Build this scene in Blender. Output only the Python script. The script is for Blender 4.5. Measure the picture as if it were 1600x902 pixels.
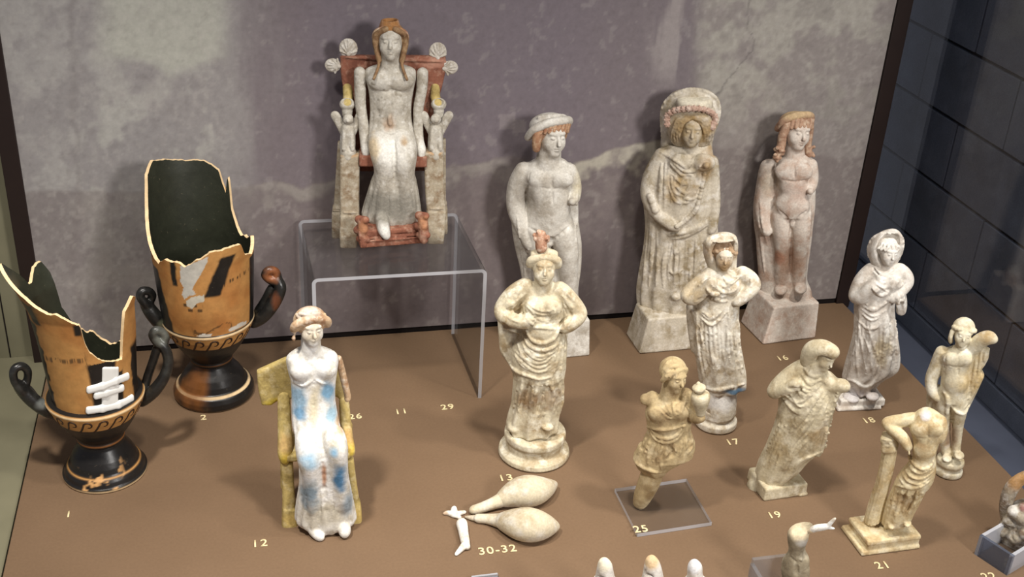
import bpy, bmesh, math, random
import numpy as np
from mathutils import Matrix, Vector

for o in list(bpy.data.objects):
    bpy.data.objects.remove(o, do_unlink=True)
scene = bpy.context.scene
col = scene.collection
random.seed(4)

def srgb(r, g, b):
    f = lambda c: (c / 12.92 if c <= 0.04045 else ((c + 0.055) / 1.055) ** 2.4)
    return (f(r / 255.0), f(g / 255.0), f(b / 255.0))

# ------------------------------------------------------------------ camera
FPX = 1829.67                                   # focal length in pixels of the 1600 px wide frame
CAM = np.array([0.20407863, -1.12391697, 0.66271366])
_ax, _ay, _az = 1.08261392, -0.05120269, -0.22528441
def _rot(ax, ay, az):
    cx, sx, cy, sy, cz, sz = (math.cos(ax), math.sin(ax), math.cos(ay), math.sin(ay), math.cos(az), math.sin(az))
    return (np.array([[cz, -sz, 0], [sz, cz, 0], [0, 0, 1]]) @ np.array([[cy, 0, sy], [0, 1, 0], [-sy, 0, cy]])
            @ np.array([[1, 0, 0], [0, cx, -sx], [0, sx, cx]]))
CROT = _rot(_ax, _ay, _az)
cam_data = bpy.data.cameras.new('camera')
cam_data.sensor_fit = 'HORIZONTAL'
cam_data.sensor_width = 36.0
cam_data.lens = FPX / 1600.0 * 36.0
cam_data.clip_start = 0.02
cam = bpy.data.objects.new('camera', cam_data)
col.objects.link(cam)
cam.matrix_world = Matrix.Translation(Vector(CAM)) @ Matrix(CROT.tolist()).to_4x4()
scene.camera = cam

# ------------------------------------------------------------------ world, lights, exposure
world = bpy.data.worlds.new('museum_room')
scene.world = world
world.use_nodes = True
bg = world.node_tree.nodes['Background']
bg.inputs[0].default_value = (*srgb(205, 205, 215), 1)
bg.inputs[1].default_value = 0.32

def spot(name, loc, target, power, size_deg, radius, colour, blend=0.8):
    l = bpy.data.lights.new(name, 'SPOT')
    l.energy = power
    l.spot_size = math.radians(size_deg)
    l.spot_blend = blend
    l.shadow_soft_size = radius
    l.color = colour
    o = bpy.data.objects.new(name, l)
    col.objects.link(o)
    o.location = loc
    d = Vector(target) - Vector(loc)
    o.rotation_euler = d.to_track_quat('-Z', 'Y').to_euler()
    return o
WARM = (1.0, 0.94, 0.86)
# the row of small spotlights in the lid of the case, above the front edge
spot('case_spotlight', (0.05, -0.56, 0.98), (0.10, -0.43, 0.0), 38, 84, 0.035, WARM, 1.0)
spot('case_spotlight', (0.46, -0.54, 0.98), (0.46, -0.42, 0.0), 19, 82, 0.035, WARM, 1.0)
spot('case_spotlight', (0.84, -0.52, 0.98), (0.80, -0.41, 0.0), 23, 82, 0.035, WARM, 1.0)
# a gallery lamp out in the room, to the front right, that throws the shadows on the back panel
spot('gallery_lamp', (1.00, -1.50, 0.90), (0.46, -0.05, 0.30), 60, 66, 0.13, (1.0, 0.96, 0.92), 0.9)

vs = scene.view_settings
vs.view_transform = 'Standard'
vs.look = 'None'
vs.exposure = 0.0
vs.gamma = 1.0
vs.use_curve_mapping = False
# ------------------------------------------------------------------ pixel helpers
def pix_dir(u, v):
    return CROT @ np.array([(u - 800.0) / FPX, -(v - 451.0) / FPX, -1.0])
def on_plane(u, v, axis, value):
    """point where the line of sight through a pixel meets the plane axis=value"""
    d = pix_dir(u, v)
    t = (value - CAM[axis]) / d[axis]
    return CAM + t * d
def on_floor(u, v, z=0.0):
    return on_plane(u, v, 2, z)
def cam_depth(p):
    return -(CROT.T @ (np.asarray(p) - CAM))[2]

# ------------------------------------------------------------------ scene helpers
def tag(o, label=None, cat=None, group=None, kind=None):
    if label: o['label'] = label
    if cat: o['category'] = cat
    if group: o['group'] = group
    if kind: o['kind'] = kind
    return o
def empty(name, loc, rz=0.0):
    o = bpy.data.objects.new(name, None)
    o.empty_display_size = 0.01
    col.objects.link(o)
    o.location = loc
    o.rotation_euler = (0, 0, rz)
    return o
def link_mesh(name, me, mat=None, parent=None):
    o = bpy.data.objects.new(name, me)
    col.objects.link(o)
    if mat is not None:
        if isinstance(mat, (list, tuple)):
            for m in mat: me.materials.append(m)
        else:
            me.materials.append(mat)
    if parent is not None: o.parent = parent
    return o
def raw_mesh(name, verts, faces, smooth=False):
    me = bpy.data.meshes.new(name)
    me.from_pydata([tuple(map(float, v)) for v in verts], [], [tuple(int(i) for i in f) for f in faces])
    me.update()
    if smooth:
        me.polygons.foreach_set('use_smooth', [True] * len(me.polygons))
    return me
def box_mesh(name, lo, hi, bevel=0.0, segs=2):
    bm = bmesh.new()
    lo = np.array(lo, float); hi = np.array(hi, float)
    r = bmesh.ops.create_cube(bm, size=1.0)
    for v in bm.verts:
        v.co = Vector(((lo + hi) / 2 + np.array(v.co) * (hi - lo)).tolist())
    if bevel > 0:
        bmesh.ops.bevel(bm, geom=bm.edges[:], offset=bevel, segments=segs, affect='EDGES', profile=0.5)
    me = bpy.data.meshes.new(name)
    bm.to_mesh(me); bm.free()
    return me
def quad_mesh(name, verts, faces, smooth=True):
    """fast mesh from an (n,3) array and an (m,4) array"""
    me = bpy.data.meshes.new(name)
    n, m = len(verts), len(faces)
    me.vertices.add(n); me.loops.add(m * 4); me.polygons.add(m)
    me.vertices.foreach_set('co', np.ascontiguousarray(verts, dtype=np.float32).ravel())
    me.loops.foreach_set('vertex_index', np.ascontiguousarray(faces, dtype=np.int32).ravel())
    me.polygons.foreach_set('loop_start', np.arange(0, m * 4, 4, dtype=np.int32))
    me.polygons.foreach_set('loop_total', np.full(m, 4, dtype=np.int32))
    me.polygons.foreach_set('use_smooth', np.full(m, smooth, dtype=bool))
    me.update(calc_edges=True)
    me.validate()
    return me
def set_colour(me, rgba, name='tint'):
    a = me.color_attributes.new(name, 'FLOAT_COLOR', 'POINT')
    a.data.foreach_set('color', np.ascontiguousarray(rgba, dtype=np.float32).ravel())

# ------------------------------------------------------------------ value noise (for painted patches)
def _hash(i, j, k, seed):
    n = (i * 374761393 + j * 668265263 + k * 2147483647 + seed * 144665) & 0xffffffff
    n = ((n ^ (n >> 13)) * 1274126177) & 0xffffffff
    n = n ^ (n >> 16)
    return (n & 0xffff) / 65535.0
def vnoise(p, scale, seed=0):
    q = np.asarray(p, dtype=np.float64) * scale + 1000.0
    i = np.floor(q).astype(np.int64)
    f = q - i
    f = f * f * (3 - 2 * f)
    out = 0
    for dx in (0, 1):
        for dy in (0, 1):
            for dz in (0, 1):
                w = (f[:, 0] if dx else 1 - f[:, 0]) * (f[:, 1] if dy else 1 - f[:, 1]) * (f[:, 2] if dz else 1 - f[:, 2])
                out = out + w * _hash(i[:, 0] + dx, i[:, 1] + dy, i[:, 2] + dz, seed)
    return out
def fnoise(p, scale, seed=0, octaves=3):
    s, a, t = 0, 1.0, 0
    for o in range(octaves):
        s = s + a * vnoise(p, scale * 2 ** o, seed + o)
        t += a
        a *= 0.55
    return s / t

# ------------------------------------------------------------------ materials
def new_mat(name):
    m = bpy.data.materials.new(name)
    m.use_nodes = True
    nt = m.node_tree
    for n in list(nt.nodes): nt.nodes.remove(n)
    out = nt.nodes.new('ShaderNodeOutputMaterial')
    return m, nt, out
def nd(nt, typ, **kw):
    n = nt.nodes.new(typ)
    for k, v in kw.items():
        if k.startswith('i_'):
            key = k[2:]
            n.inputs[int(key) if key.isdigit() else key].default_value = v
        else:
            setattr(n, k, v)
    return n
def mixc(nt, fac, a, b, blend='MIX'):
    n = nt.nodes.new('ShaderNodeMix')
    n.data_type = 'RGBA'; n.blend_type = blend
    for sock, val in ((n.inputs[0], fac), (n.inputs[6], a), (n.inputs[7], b)):
        if hasattr(val, 'is_output'): nt.links.new(val, sock)
        elif isinstance(val, (tuple, list)): sock.default_value = (*val[:3], 1.0)
        else: sock.default_value = val
    return n.outputs[2]
def ramp(nt, src, p0, p1, c0=(0, 0, 0), c1=(1, 1, 1)):
    r = nt.nodes.new('ShaderNodeValToRGB')
    r.color_ramp.elements[0].position = p0; r.color_ramp.elements[0].color = (*c0, 1)
    r.color_ramp.elements[1].position = p1; r.color_ramp.elements[1].color = (*c1, 1)
    nt.links.new(src, r.inputs[0])
    return r.outputs[0]
def noise(nt, vec, scale, detail=4, rough=0.6, dist=0.0):
    n = nd(nt, 'ShaderNodeTexNoise', i_Scale=scale, i_Detail=detail, i_Roughness=rough, i_Distortion=dist)
    nt.links.new(vec, n.inputs['Vector'])
    return n.outputs[0]
def soften(c, k=0.20):
    l = 0.3 * c[0] + 0.6 * c[1] + 0.1 * c[2]
    return tuple(c[i] * (1 - k) + l * (1.02, 1.0, 0.94)[i] * k for i in range(3))
def clay(name, base, stain, pale, rough=0.82, bump=0.25, spec=0.25, s=1.0, stain_amt=(0.44, 0.66), pale_amt=(0.5, 0.72), seed=0.0):
    """fired clay with earthy stains and rubbed pale patches; the attribute 'tint' carries old paint and some painted shade"""
    m, nt, out = new_mat(name)
    base, stain, pale = soften(base), soften(stain), soften(pale)
    tc = nd(nt, 'ShaderNodeTexCoord')
    mp = nd(nt, 'ShaderNodeMapping'); mp.inputs['Location'].default_value = (seed, seed * 1.7, seed * 0.6)
    nt.links.new(tc.outputs['Object'], mp.inputs[0])
    v = mp.outputs[0]
    c = mixc(nt, ramp(nt, noise(nt, v, 55 * s, 5, 0.62, 0.3), *stain_amt), base, stain)
    c = mixc(nt, ramp(nt, noise(nt, v, 90 * s, 4, 0.6), *pale_amt), c, pale)
    at = nd(nt, 'ShaderNodeAttribute', attribute_name='tint')
    # old paint and painted shade keep the mottling of the clay
    dark = mixc(nt, 1.0, at.outputs['Color'], ramp(nt, noise(nt, v, 140 * s, 4, 0.65), 0.25, 0.75, (0.72, 0.72, 0.72), (1.15, 1.15, 1.15)), 'MULTIPLY')
    c = mixc(nt, at.outputs['Alpha'], c, dark)
    sp = ramp(nt, noise(nt, v, 520, 2, 0.5), 0.3, 0.7, (0.86, 0.86, 0.86), (1.06, 1.06, 1.06))
    c = mixc(nt, 1.0, c, sp, 'MULTIPLY')
    p = nd(nt, 'ShaderNodeBsdfPrincipled')
    nt.links.new(c, p.inputs['Base Color'])
    p.inputs['Roughness'].default_value = rough
    p.inputs['Specular IOR Level'].default_value = spec
    b1 = noise(nt, v, 260, 4, 0.65)
    bp = nd(nt, 'ShaderNodeBump', i_Strength=bump, i_Distance=0.0016)
    nt.links.new(b1, bp.inputs['Height'])
    nt.links.new(bp.outputs[0], p.inputs['Normal'])
    nt.links.new(p.outputs[0], out.inputs[0])
    return m
def plain(name, colour, rough=0.6, spec=0.3, var=0.12, scale=60.0, bump=0.0, metal=0.0, coat=0.0):
    m, nt, out = new_mat(name)
    tc = nd(nt, 'ShaderNodeTexCoord')
    n = noise(nt, tc.outputs['Object'], scale, 4, 0.6)
    f = ramp(nt, n, 0.3, 0.7, (1 - var,) * 3, (1 + var,) * 3)
    c = mixc(nt, 1.0, colour, f, 'MULTIPLY')
    p = nd(nt, 'ShaderNodeBsdfPrincipled')
    nt.links.new(c, p.inputs['Base Color'])
    p.inputs['Roughness'].default_value = rough
    p.inputs['Specular IOR Level'].default_value = spec
    p.inputs['Metallic'].default_value = metal
    p.inputs['Coat Weight'].default_value = coat
    if bump:
        bp = nd(nt, 'ShaderNodeBump', i_Strength=bump, i_Distance=0.001)
        nt.links.new(noise(nt, tc.outputs['Object'], scale * 6, 3, 0.6), bp.inputs['Height'])
        nt.links.new(bp.outputs[0], p.inputs['Normal'])
    nt.links.new(p.outputs[0], out.inputs[0])
    return m

# ------------------------------------------------------------------ sculpting with distance fields
def surface_nets(F, origin, vox):
    ins = F < 0
    n = np.array(F.shape)
    c = [(a, b, d) for a in (0, 1) for b in (0, 1) for d in (0, 1)]
    sl = lambda o: tuple(slice(o[i], n[i] - 1 + o[i]) for i in range(3))
    cnt = np.zeros(tuple(n - 1), np.int8)
    for o in c: cnt += ins[sl(o)]
    act = (cnt > 0) & (cnt < 8)
    ijk = np.argwhere(act)
    idx = np.full(act.shape, -1, np.int32)
    idx[act] = np.arange(len(ijk))
    pos = np.zeros((len(ijk), 3)); w = np.zeros(len(ijk))
    val = {o: F[ijk[:, 0] + o[0], ijk[:, 1] + o[1], ijk[:, 2] + o[2]] for o in c}
    for a in c:
        for ax in range(3):
            if a[ax]: continue
            b = list(a); b[ax] = 1; b = tuple(b)
            va, vb = val[a], val[b]
            mk = (va < 0) != (vb < 0)
            t = np.where(mk, va / np.where(mk, va - vb, 1), 0)
            p = np.tile(np.array(a, float), (len(ijk), 1)); p[:, ax] += t
            pos += p * mk[:, None]; w += mk
    verts = (ijk + pos / w[:, None]) * vox + origin
    faces = []
    for ax in range(3):
        u, v = [(1, 2), (2, 0), (0, 1)][ax]
        A = [slice(1, n[i] - 1) for i in range(3)]; A[ax] = slice(0, n[ax] - 1)
        B = list(A); B[ax] = slice(1, n[ax])
        sa, sb = ins[tuple(A)], ins[tuple(B)]
        e = np.argwhere(sa != sb)
        if not len(e): continue
        flip = sa[tuple(e.T)]
        off = np.array([1, 1, 1]); off[ax] = 0
        g = e + off
        def cell(du, dv):
            q = g.copy(); q[:, u] += du; q[:, v] += dv
            return idx[q[:, 0], q[:, 1], q[:, 2]]
        q = np.stack([cell(-1, -1), cell(0, -1), cell(0, 0), cell(-1, 0)], 1)
        q[~flip] = q[~flip][:, ::-1]
        faces.append(q)
    faces = np.concatenate(faces)
    return verts, faces[(faces >= 0).all(1)]

def catmull(pts, per=6):
    pts = np.asarray(pts, float)
    if len(pts) < 3: 
        t = np.linspace(0, 1, per + 1)[:, None]
        return pts[0] * (1 - t) + pts[-1] * t
    P = np.vstack([2 * pts[0] - pts[1], pts, 2 * pts[-1] - pts[-2]])
    out = []
    for i in range(1, len(P) - 2):
        for s in range(per):
            t = s / per
            a, b, c, d = P[i - 1], P[i], P[i + 1], P[i + 2]
            out.append(0.5 * (2 * b + (c - a) * t + (2 * a - 5 * b + 4 * c - d) * t * t + (3 * b - a - 3 * c + d) * t ** 3))
    out.append(pts[-1])
    return np.array(out)

def rotm(yaw=0.0, pitch=0.0, roll=0.0):
    """columns: right, forward-back (Y), up of a head that looks to -Y; yaw>0 turns to image right, pitch>0 looks up"""
    y, p, r = (math.radians(a) for a in (yaw, pitch, roll))
    Rz = np.array([[math.cos(y), -math.sin(y), 0], [math.sin(y), math.cos(y), 0], [0, 0, 1]])
    Rx = np.array([[1, 0, 0], [0, math.cos(-p), -math.sin(-p)], [0, math.sin(-p), math.cos(-p)]])
    Ry = np.array([[math.cos(r), 0, math.sin(r)], [0, 1, 0], [-math.sin(r), 0, math.cos(r)]])
    return Rz @ Ry @ Rx

class Fig:
    """a figurine; its local frame stands on base pixel (u, v): X to the right, Y away from the viewer, Z up"""
    def __init__(self, name, label, cat, base, z=0.0, group=None, root=None):
        self.B = on_floor(base[0], base[1], z)
        aw = self.B - CAM; aw[2] = 0; aw /= np.linalg.norm(aw)
        self.rz = math.atan2(-aw[0], aw[1])
        cz, sz = math.cos(self.rz), math.sin(self.rz)
        self.M = np.array([[cz, -sz, 0], [sz, cz, 0], [0, 0, 1]])      # local -> world
        self.o = self.M.T @ (CAM - self.B)
        self.mpp = cam_depth(self.B) / FPX                              # metres for one photo pixel at the base
        if root is None:
            self.root = empty(name, self.B.tolist(), self.rz)
            tag(self.root, label, cat, group)
        else:
            self.root = root
        self.x0 = self.y0 = 0.0; self.s = 1.0
    def crop(self, x0, y0, s):
        self.x0, self.y0, self.s = x0, y0, s
        return self
    def m(self, px):
        return px / self.s * self.mpp
    def ray(self, x, y):
        return self.M.T @ pix_dir(self.x0 + x / self.s, self.y0 + y / self.s)
    def P(self, x, y, d=0.0):
        r = self.ray(x, y)
        t = (-self.m(d) - self.o[1]) / r[1]
        return self.o + t * r
    def floor(self, x, y, z=0.0):
        r = self.ray(x, y)
        return self.o + r * ((self.m(z) - self.o[2]) / r[2])
    def part(self, name, mat, vox=0.0010, parent=None):
        return Part(self, name, mat, vox, parent)

class Part:
    def __init__(self, fig, name, mat, vox, parent=None):
        self.f, self.name, self.mat, self.vox, self.parent = fig, name, mat, vox, parent
        self.pr = []; self.paints = []
    # -- primitives
    def add(self, lo, hi, fn, op='u', k=0.0):
        self.pr.append((np.minimum(lo, hi), np.maximum(lo, hi), fn, op, k)); return self
    @staticmethod
    def _cap(a, b, ra, rb, sy):
        ab = b - a
        ab2 = ab.copy(); ab2[1] /= sy
        L = float(ab2 @ ab2) + 1e-12
        def fn(X, Y, Z):
            dx, dy, dz = X - a[0], (Y - a[1]) / sy, Z - a[2]
            t = np.clip((dx * ab2[0] + dy * ab2[1] + dz * ab2[2]) / L, 0, 1)
            return np.sqrt((dx - t * ab2[0]) ** 2 + (dy - t * ab2[1]) ** 2 + (dz - t * ab2[2]) ** 2) - (ra + (rb - ra) * t)
        r = max(ra, rb) * np.array([1, max(sy, 0.2), 1])
        return np.minimum(a, b) - r, np.maximum(a, b) + r, fn
    def chain(self, pts, k=4, sy=1.0, op='u', smooth=True, ki=None):
        """pts: (x, y, d, r) in crop pixels"""
        f = self.f
        P = [np.r_[f.P(p[0], p[1], p[2]), f.m(p[3])] for p in pts]
        if smooth and len(P) > 2: P = catmull(P, 4)
        for a, b in zip(P[:-1], P[1:]):
            lo, hi, fn = self._cap(np.array(a[:3]), np.array(b[:3]), a[3], b[3], sy)
            self.add(lo, hi, fn, op, f.m(k) if ki is None else ki)
        return self
    def ball(self, x, y, d, r, k=4, op='u'):
        return self.ell((x, y, d), (r, r, r), k=k, op=op)
    def ell(self, c, r, R=None, k=4, op='u', local=False):
        f = self.f
        c = np.asarray(c, float) if local else f.P(*c)
        r = np.array([f.m(q) for q in (r[0], r[2], r[1])]) if not local else np.asarray(r, float)   # given as width, height, depth
        return self._ell(c, r, R, op, f.m(k))
    def _ell(self, c, r, R, op, k):
        R = np.eye(3) if R is None else R
        def fn(X, Y, Z):
            dx, dy, dz = X - c[0], Y - c[1], Z - c[2]
            q = [(R[0, i] * dx + R[1, i] * dy + R[2, i] * dz) for i in range(3)]
            k0 = np.sqrt((q[0] / r[0]) ** 2 + (q[1] / r[1]) ** 2 + (q[2] / r[2]) ** 2)
            k1 = np.sqrt((q[0] / r[0] ** 2) ** 2 + (q[1] / r[1] ** 2) ** 2 + (q[2] / r[2] ** 2) ** 2)
            return k0 * (k0 - 1) / np.maximum(k1, 1e-9)
        e = np.sqrt(((R * r) ** 2).sum(1))
        return self.add(c - e, c + e, fn, op, k)
    def loft(self, lv, k=6, folds=(), op='u', per=6, rnd=6, pw=2.0):
        """lv: (y, xl, xr, d, half_depth) in crop pixels, top to bottom. folds: (n, amp0, amp1, phase, power, twist)"""
        f = self.f
        rows = []
        for (y, xl, xr, d, hd) in lv:
            a, b = f.P(xl, y, d), f.P(xr, y, d)
            rows.append([(a[2] + b[2]) / 2, (a[0] + b[0]) / 2, (b[0] - a[0]) / 2, a[1], f.m(hd), (b[2] - a[2]) / (b[0] - a[0])])
        rows = catmull(rows, per) if len(rows) > 2 else np.array(rows)
        rows = rows[np.argsort(rows[:, 0])]
        tilt = rows[:, 5].mean()
        z, xc, rx, yc, ry = (rows[:, i] for i in range(5))
        rx = np.maximum(rx, 1e-4); ry = np.maximum(ry, 1e-4)
        z0, z1 = z[0], z[-1]
        rd = f.m(rnd)
        fo = [(n, f.m(a0), f.m(a1), ph, pwr, tw) for (n, a0, a1, ph, pwr, tw) in folds]
        def fn(X, Y, Z):
            zz = Z - tilt * (X - np.interp(Z, z, xc))
            x_c, r_x, y_c, r_y = (np.interp(zz, z, q) for q in (xc, rx, yc, ry))
            dx, dy = X - x_c, Y - y_c
            if pw == 2.0:
                k0 = np.sqrt((dx / r_x) ** 2 + (dy / r_y) ** 2)
            else:
                k0 = (np.abs(dx / r_x) ** pw + np.abs(dy / r_y) ** pw) ** (1 / pw)
            k1 = np.sqrt((dx / r_x ** 2) ** 2 + (dy / r_y ** 2) ** 2)
            d = k0 * (k0 - 1) / np.maximum(k1, 1e-6)
            d = np.where(k0 < 1e-3, -np.minimum(r_x, r_y), d)
            d = np.clip(d, -1, 1)
            if fo:
                th = np.arctan2(dx / r_x, -dy / r_y)
                t = np.clip((z1 - zz) / (z1 - z0), 0, 1)
                for (n, a0, a1, ph, pwr, tw) in fo:
                    wv = (0.5 + 0.5 * np.cos(n * th + ph + tw * t)) ** pwr
                    d = d - (a0 + (a1 - a0) * t) * (wv - 0.4)
            c = np.maximum(zz - z1, z0 - zz)
            h = np.clip(0.5 + 0.5 * (c - d) / rd, 0, 1)
            return d + (c - d) * h + rd * h * (1 - h)
        amp = sum(max(abs(q[1]), abs(q[2])) for q in fo) if fo else 0
        lo = np.array([(xc - rx).min() - amp, (yc - ry).min() - amp, z0 - abs(tilt) * rx.max()])
        hi = np.array([(xc + rx).max() + amp, (yc + ry).max() + amp, z1 + abs(tilt) * rx.max()])
        return self.add(lo, hi, fn, op, f.m(k))
    def turn(self, c, lv, k=3, rnd=4, sx=1.0, sy=1.0, loc=None):
        """turned shape about a vertical axis through floor pixel c; lv: (height, radius) in crop pixels"""
        f = self.f
        b = f.floor(*c) if loc is None else np.asarray(loc)
        z = np.array([f.m(q[0]) for q in lv]) + (0 if loc is None else b[2]); r = np.array([f.m(q[1]) for q in lv])
        rd = f.m(rnd)
        def fn(X, Y, Z):
            rr = np.interp(Z, z, r)
            d = np.sqrt(((X - b[0]) / sx) ** 2 + ((Y - b[1]) / sy) ** 2) - rr
            cc = np.maximum(Z - z[-1], z[0] - Z)
            h = np.clip(0.5 + 0.5 * (cc - d) / rd, 0, 1)
            return d + (cc - d) * h + rd * h * (1 - h)
        m = r.max()
        return self.add(np.array([b[0] - m * sx, b[1] - m * sy, z[0]]), np.array([b[0] + m * sx, b[1] + m * sy, z[-1]]), fn, 'u', f.m(k))
    def frustum(self, bl, br, depth, z0, z1, ins=(0, 0, 0, 0), rnd=3, k=3, op='u', dl=0.0):
        """block: floor pixels of its two front bottom corners, depth and heights in crop pixels; ins = inset of the top (left, right, front, back)"""
        f = self.f
        a, b = f.floor(*bl), f.floor(*br)
        u = (b - a) / np.linalg.norm(b - a); w = np.array([-u[1], u[0], 0.0])
        D = f.m(depth); L = np.linalg.norm(b - a); H0, H1 = f.m(z0), f.m(z1); rd = f.m(rnd)
        il, ir, fi, ib = (f.m(q) for q in ins)
        h = max(H1 - H0, 1e-5)
        pl = []
        for (n, off, inset) in ((-u, 0.0, il), (u, L, ir), (-w, 0.0, fi), (w, D, ib)):
            nn = n * h + np.array([0, 0, 1.0]) * inset
            ln = np.linalg.norm(nn); pl.append((nn / ln, off * h / ln))
        def fn(X, Y, Z):
            zz = Z - H0
            px, py = X - a[0], Y - a[1]
            ds = [n[0] * px + n[1] * py + n[2] * zz - o for n, o in pl] + [zz - h + 0 * px, -zz + 0 * px]
            r = ds[0]
            for d in ds[1:]:
                g = np.clip(0.5 + 0.5 * (d - r) / rd, 0, 1)
                r = r + (d - r) * g + rd * g * (1 - g)
            return r
        c = np.array([a, b, a + w * D, b + w * D])
        lo, hi = c.min(0), c.max(0)
        ex = max(0, -il, -ir, -fi, -ib)
        lo = lo - ex; hi = hi + ex
        lo[2], hi[2] = H0, H1
        return self.add(lo, hi, fn, op, f.m(k))
    def boxc(self, c, h, R=None, rnd=4, k=3, op='u'):
        """rounded block: centre (x, y, d), half width, height, depth in crop pixels"""
        f = self.f
        c = f.P(*c); h = np.array([f.m(q) for q in (h[0], h[2], h[1])]); rd = f.m(rnd)
        h = np.maximum(h - rd, 1e-5)
        R = np.eye(3) if R is None else R
        def fn(X, Y, Z):
            dx, dy, dz = X - c[0], Y - c[1], Z - c[2]
            q = [np.abs(R[0, i] * dx + R[1, i] * dy + R[2, i] * dz) - h[i] for i in range(3)]
            return np.sqrt(sum(np.maximum(a, 0) ** 2 for a in q)) + np.minimum(np.maximum(np.maximum(q[0], q[1]), q[2]), 0) - rd
        e = np.sqrt(((R * (h + rd)) ** 2).sum(1))
        return self.add(c - e, c + e, fn, op, f.m(k))
    def slab(self, poly, d, t, rnd=4, k=4, op='u', lean=0.0):
        """flat piece: outline in crop pixels standing at depth d, half thickness t; lean moves it back towards its foot"""
        f = self.f
        Q = np.array([f.P(x, y, d) for x, y in poly])[:, [0, 2]]
        yc, t, rd = -f.m(d), f.m(t), f.m(rnd)
        def fn(X, Y, Z):
            D2 = None; par = None
            n = len(Q)
            for i in range(n):
                a, b = Q[i], Q[(i + 1) % n]
                e = b - a
                wx, wz = X - a[0], Z - a[1]
                h = np.clip((wx * e[0] + wz * e[1]) / (e @ e + 1e-12), 0, 1)
                q = (wx - e[0] * h) ** 2 + (wz - e[1] * h) ** 2
                D2 = q if D2 is None else np.minimum(D2, q)
                c = ((a[1] > Z) != (b[1] > Z)) & (X < (b[0] - a[0]) * (Z - a[1]) / (b[1] - a[1] + 1e-12) + a[0])
                par = c if par is None else par ^ c
            d2 = np.sqrt(D2) * np.where(par, -1, 1) + rd
            dy = np.abs(Y - yc) - t + rd
            return np.minimum(np.maximum(d2, dy), 0) + np.sqrt(np.maximum(d2, 0) ** 2 + np.maximum(dy, 0) ** 2) - rd
        lo = np.array([Q[:, 0].min(), yc - t, Q[:, 1].min()]); hi = np.array([Q[:, 0].max(), yc + t, Q[:, 1].max()])
        return self.add(lo, hi, fn, op, f.m(k))
    def chainz(self, pts, k=4, smooth=True, op='u'):
        """pts: (x, y, height above the floor, r) in crop pixels, for things that lie on the floor"""
        f = self.f
        P = [np.r_[f.floor(p[0], p[1], p[2]), f.m(p[3])] for p in pts]
        if smooth and len(P) > 2: P = catmull(P, 5)
        for a, b in zip(P[:-1], P[1:]):
            lo, hi, fn = self._cap(np.array(a[:3]), np.array(b[:3]), a[3], b[3], 1.0)
            self.add(lo, hi, fn, op, f.m(k))
        return self
    # -- things laid on the surface already sculpted
    def ridge(self, pts, r=6, k=5, lift=0.0, op='u', taper=True, per=5):
        """fold line through crop pixels (x, y[, r]); the depth is found on the surface"""
        f = self.f
        state = (f.x0, f.y0, f.s)
        pp = np.array([(p[0], p[1], p[2] if len(p) > 2 else r) for p in pts], float)
        def lay(g):
            f.crop(*state)
            q = catmull(pp, per) if len(pp) > 1 else pp
            n = len(q)
            out = []
            for i, (x, y, rr) in enumerate(q):
                h = g.hit(f.ray(x, y))
                if h is None:
                    out.append(None); continue
                t = 1.0
                if taper and n > 2:
                    e = min(i, n - 1 - i) / (n - 1)
                    t = 0.35 + 0.65 * min(1, e * 3.0)
                dr = f.ray(x, y); dr = dr / np.linalg.norm(dr)
                out.append((h - dr * f.m(lift), f.m(rr) * t))
            todo = []
            prev = None
            for cur in out:
                if cur is not None and n == 1:
                    todo.append((*self._cap(cur[0], cur[0] + 1e-6, cur[1], cur[1], 1.0), op, f.m(k)))
                if cur is not None and prev is not None and np.linalg.norm(cur[0] - prev[0]) < 8 * max(cur[1], prev[1]) + f.m(14):
                    todo.append((*self._cap(prev[0], cur[0], prev[1], cur[1], 1.0), op, f.m(k)))
                prev = cur
            return todo
        self.pr.append(lay); return self
    def groove(self, pts, r=4, k=4, lift=1.0, per=5):
        return self.ridge(pts, r, k, lift, 's', True, per)
    def drape(self, A, B, n, r=8, k=5, lift=0.5, wob=0.06):
        """a set of folds blending from guide line A to guide line B"""
        A, B = catmull(A, 6), catmull(B, 6)
        t = np.linspace(0, 1, 13)
        A = np.stack([np.interp(t, np.linspace(0, 1, len(A)), A[:, i]) for i in range(2)], 1)
        B = np.stack([np.interp(t, np.linspace(0, 1, len(B)), B[:, i]) for i in range(2)], 1)
        rr = random.Random(int(A[0][0] + 7 * B[0][1] + n))
        for i in range(n):
            f = (i + rr.uniform(-.18, .18)) / max(n - 1, 1)
            L = A * (1 - f) + B * f
            a, b = rr.uniform(0, .18), rr.uniform(.82, 1)
            L = L[int(a * 12):int(b * 12) + 1][::2]
            L = L + np.array([[rr.uniform(-1, 1), rr.uniform(-1, 1)] for _ in L]) * np.linalg.norm(B[6] - A[6]) * wob / max(n, 2) * 2
            self.ridge([tuple(q) for q in L], r * rr.uniform(.7, 1.25), k, lift)
        return self
    def bump(self, x, y, r, k=3, lift=0.0, op='u'):
        return self.ridge([(x, y, r)], r, k, lift, op, False)
    def paint(self, c, r, colour, a=1.0, soft=0.55, nz=0.5, ns=90.0):
        f = self.f
        self.paints.append((f.P(*c), np.array([f.m(r[0]), 2.2 * f.m(r[2]), f.m(r[1])]), colour, a, soft, nz, ns)); return self
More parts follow.
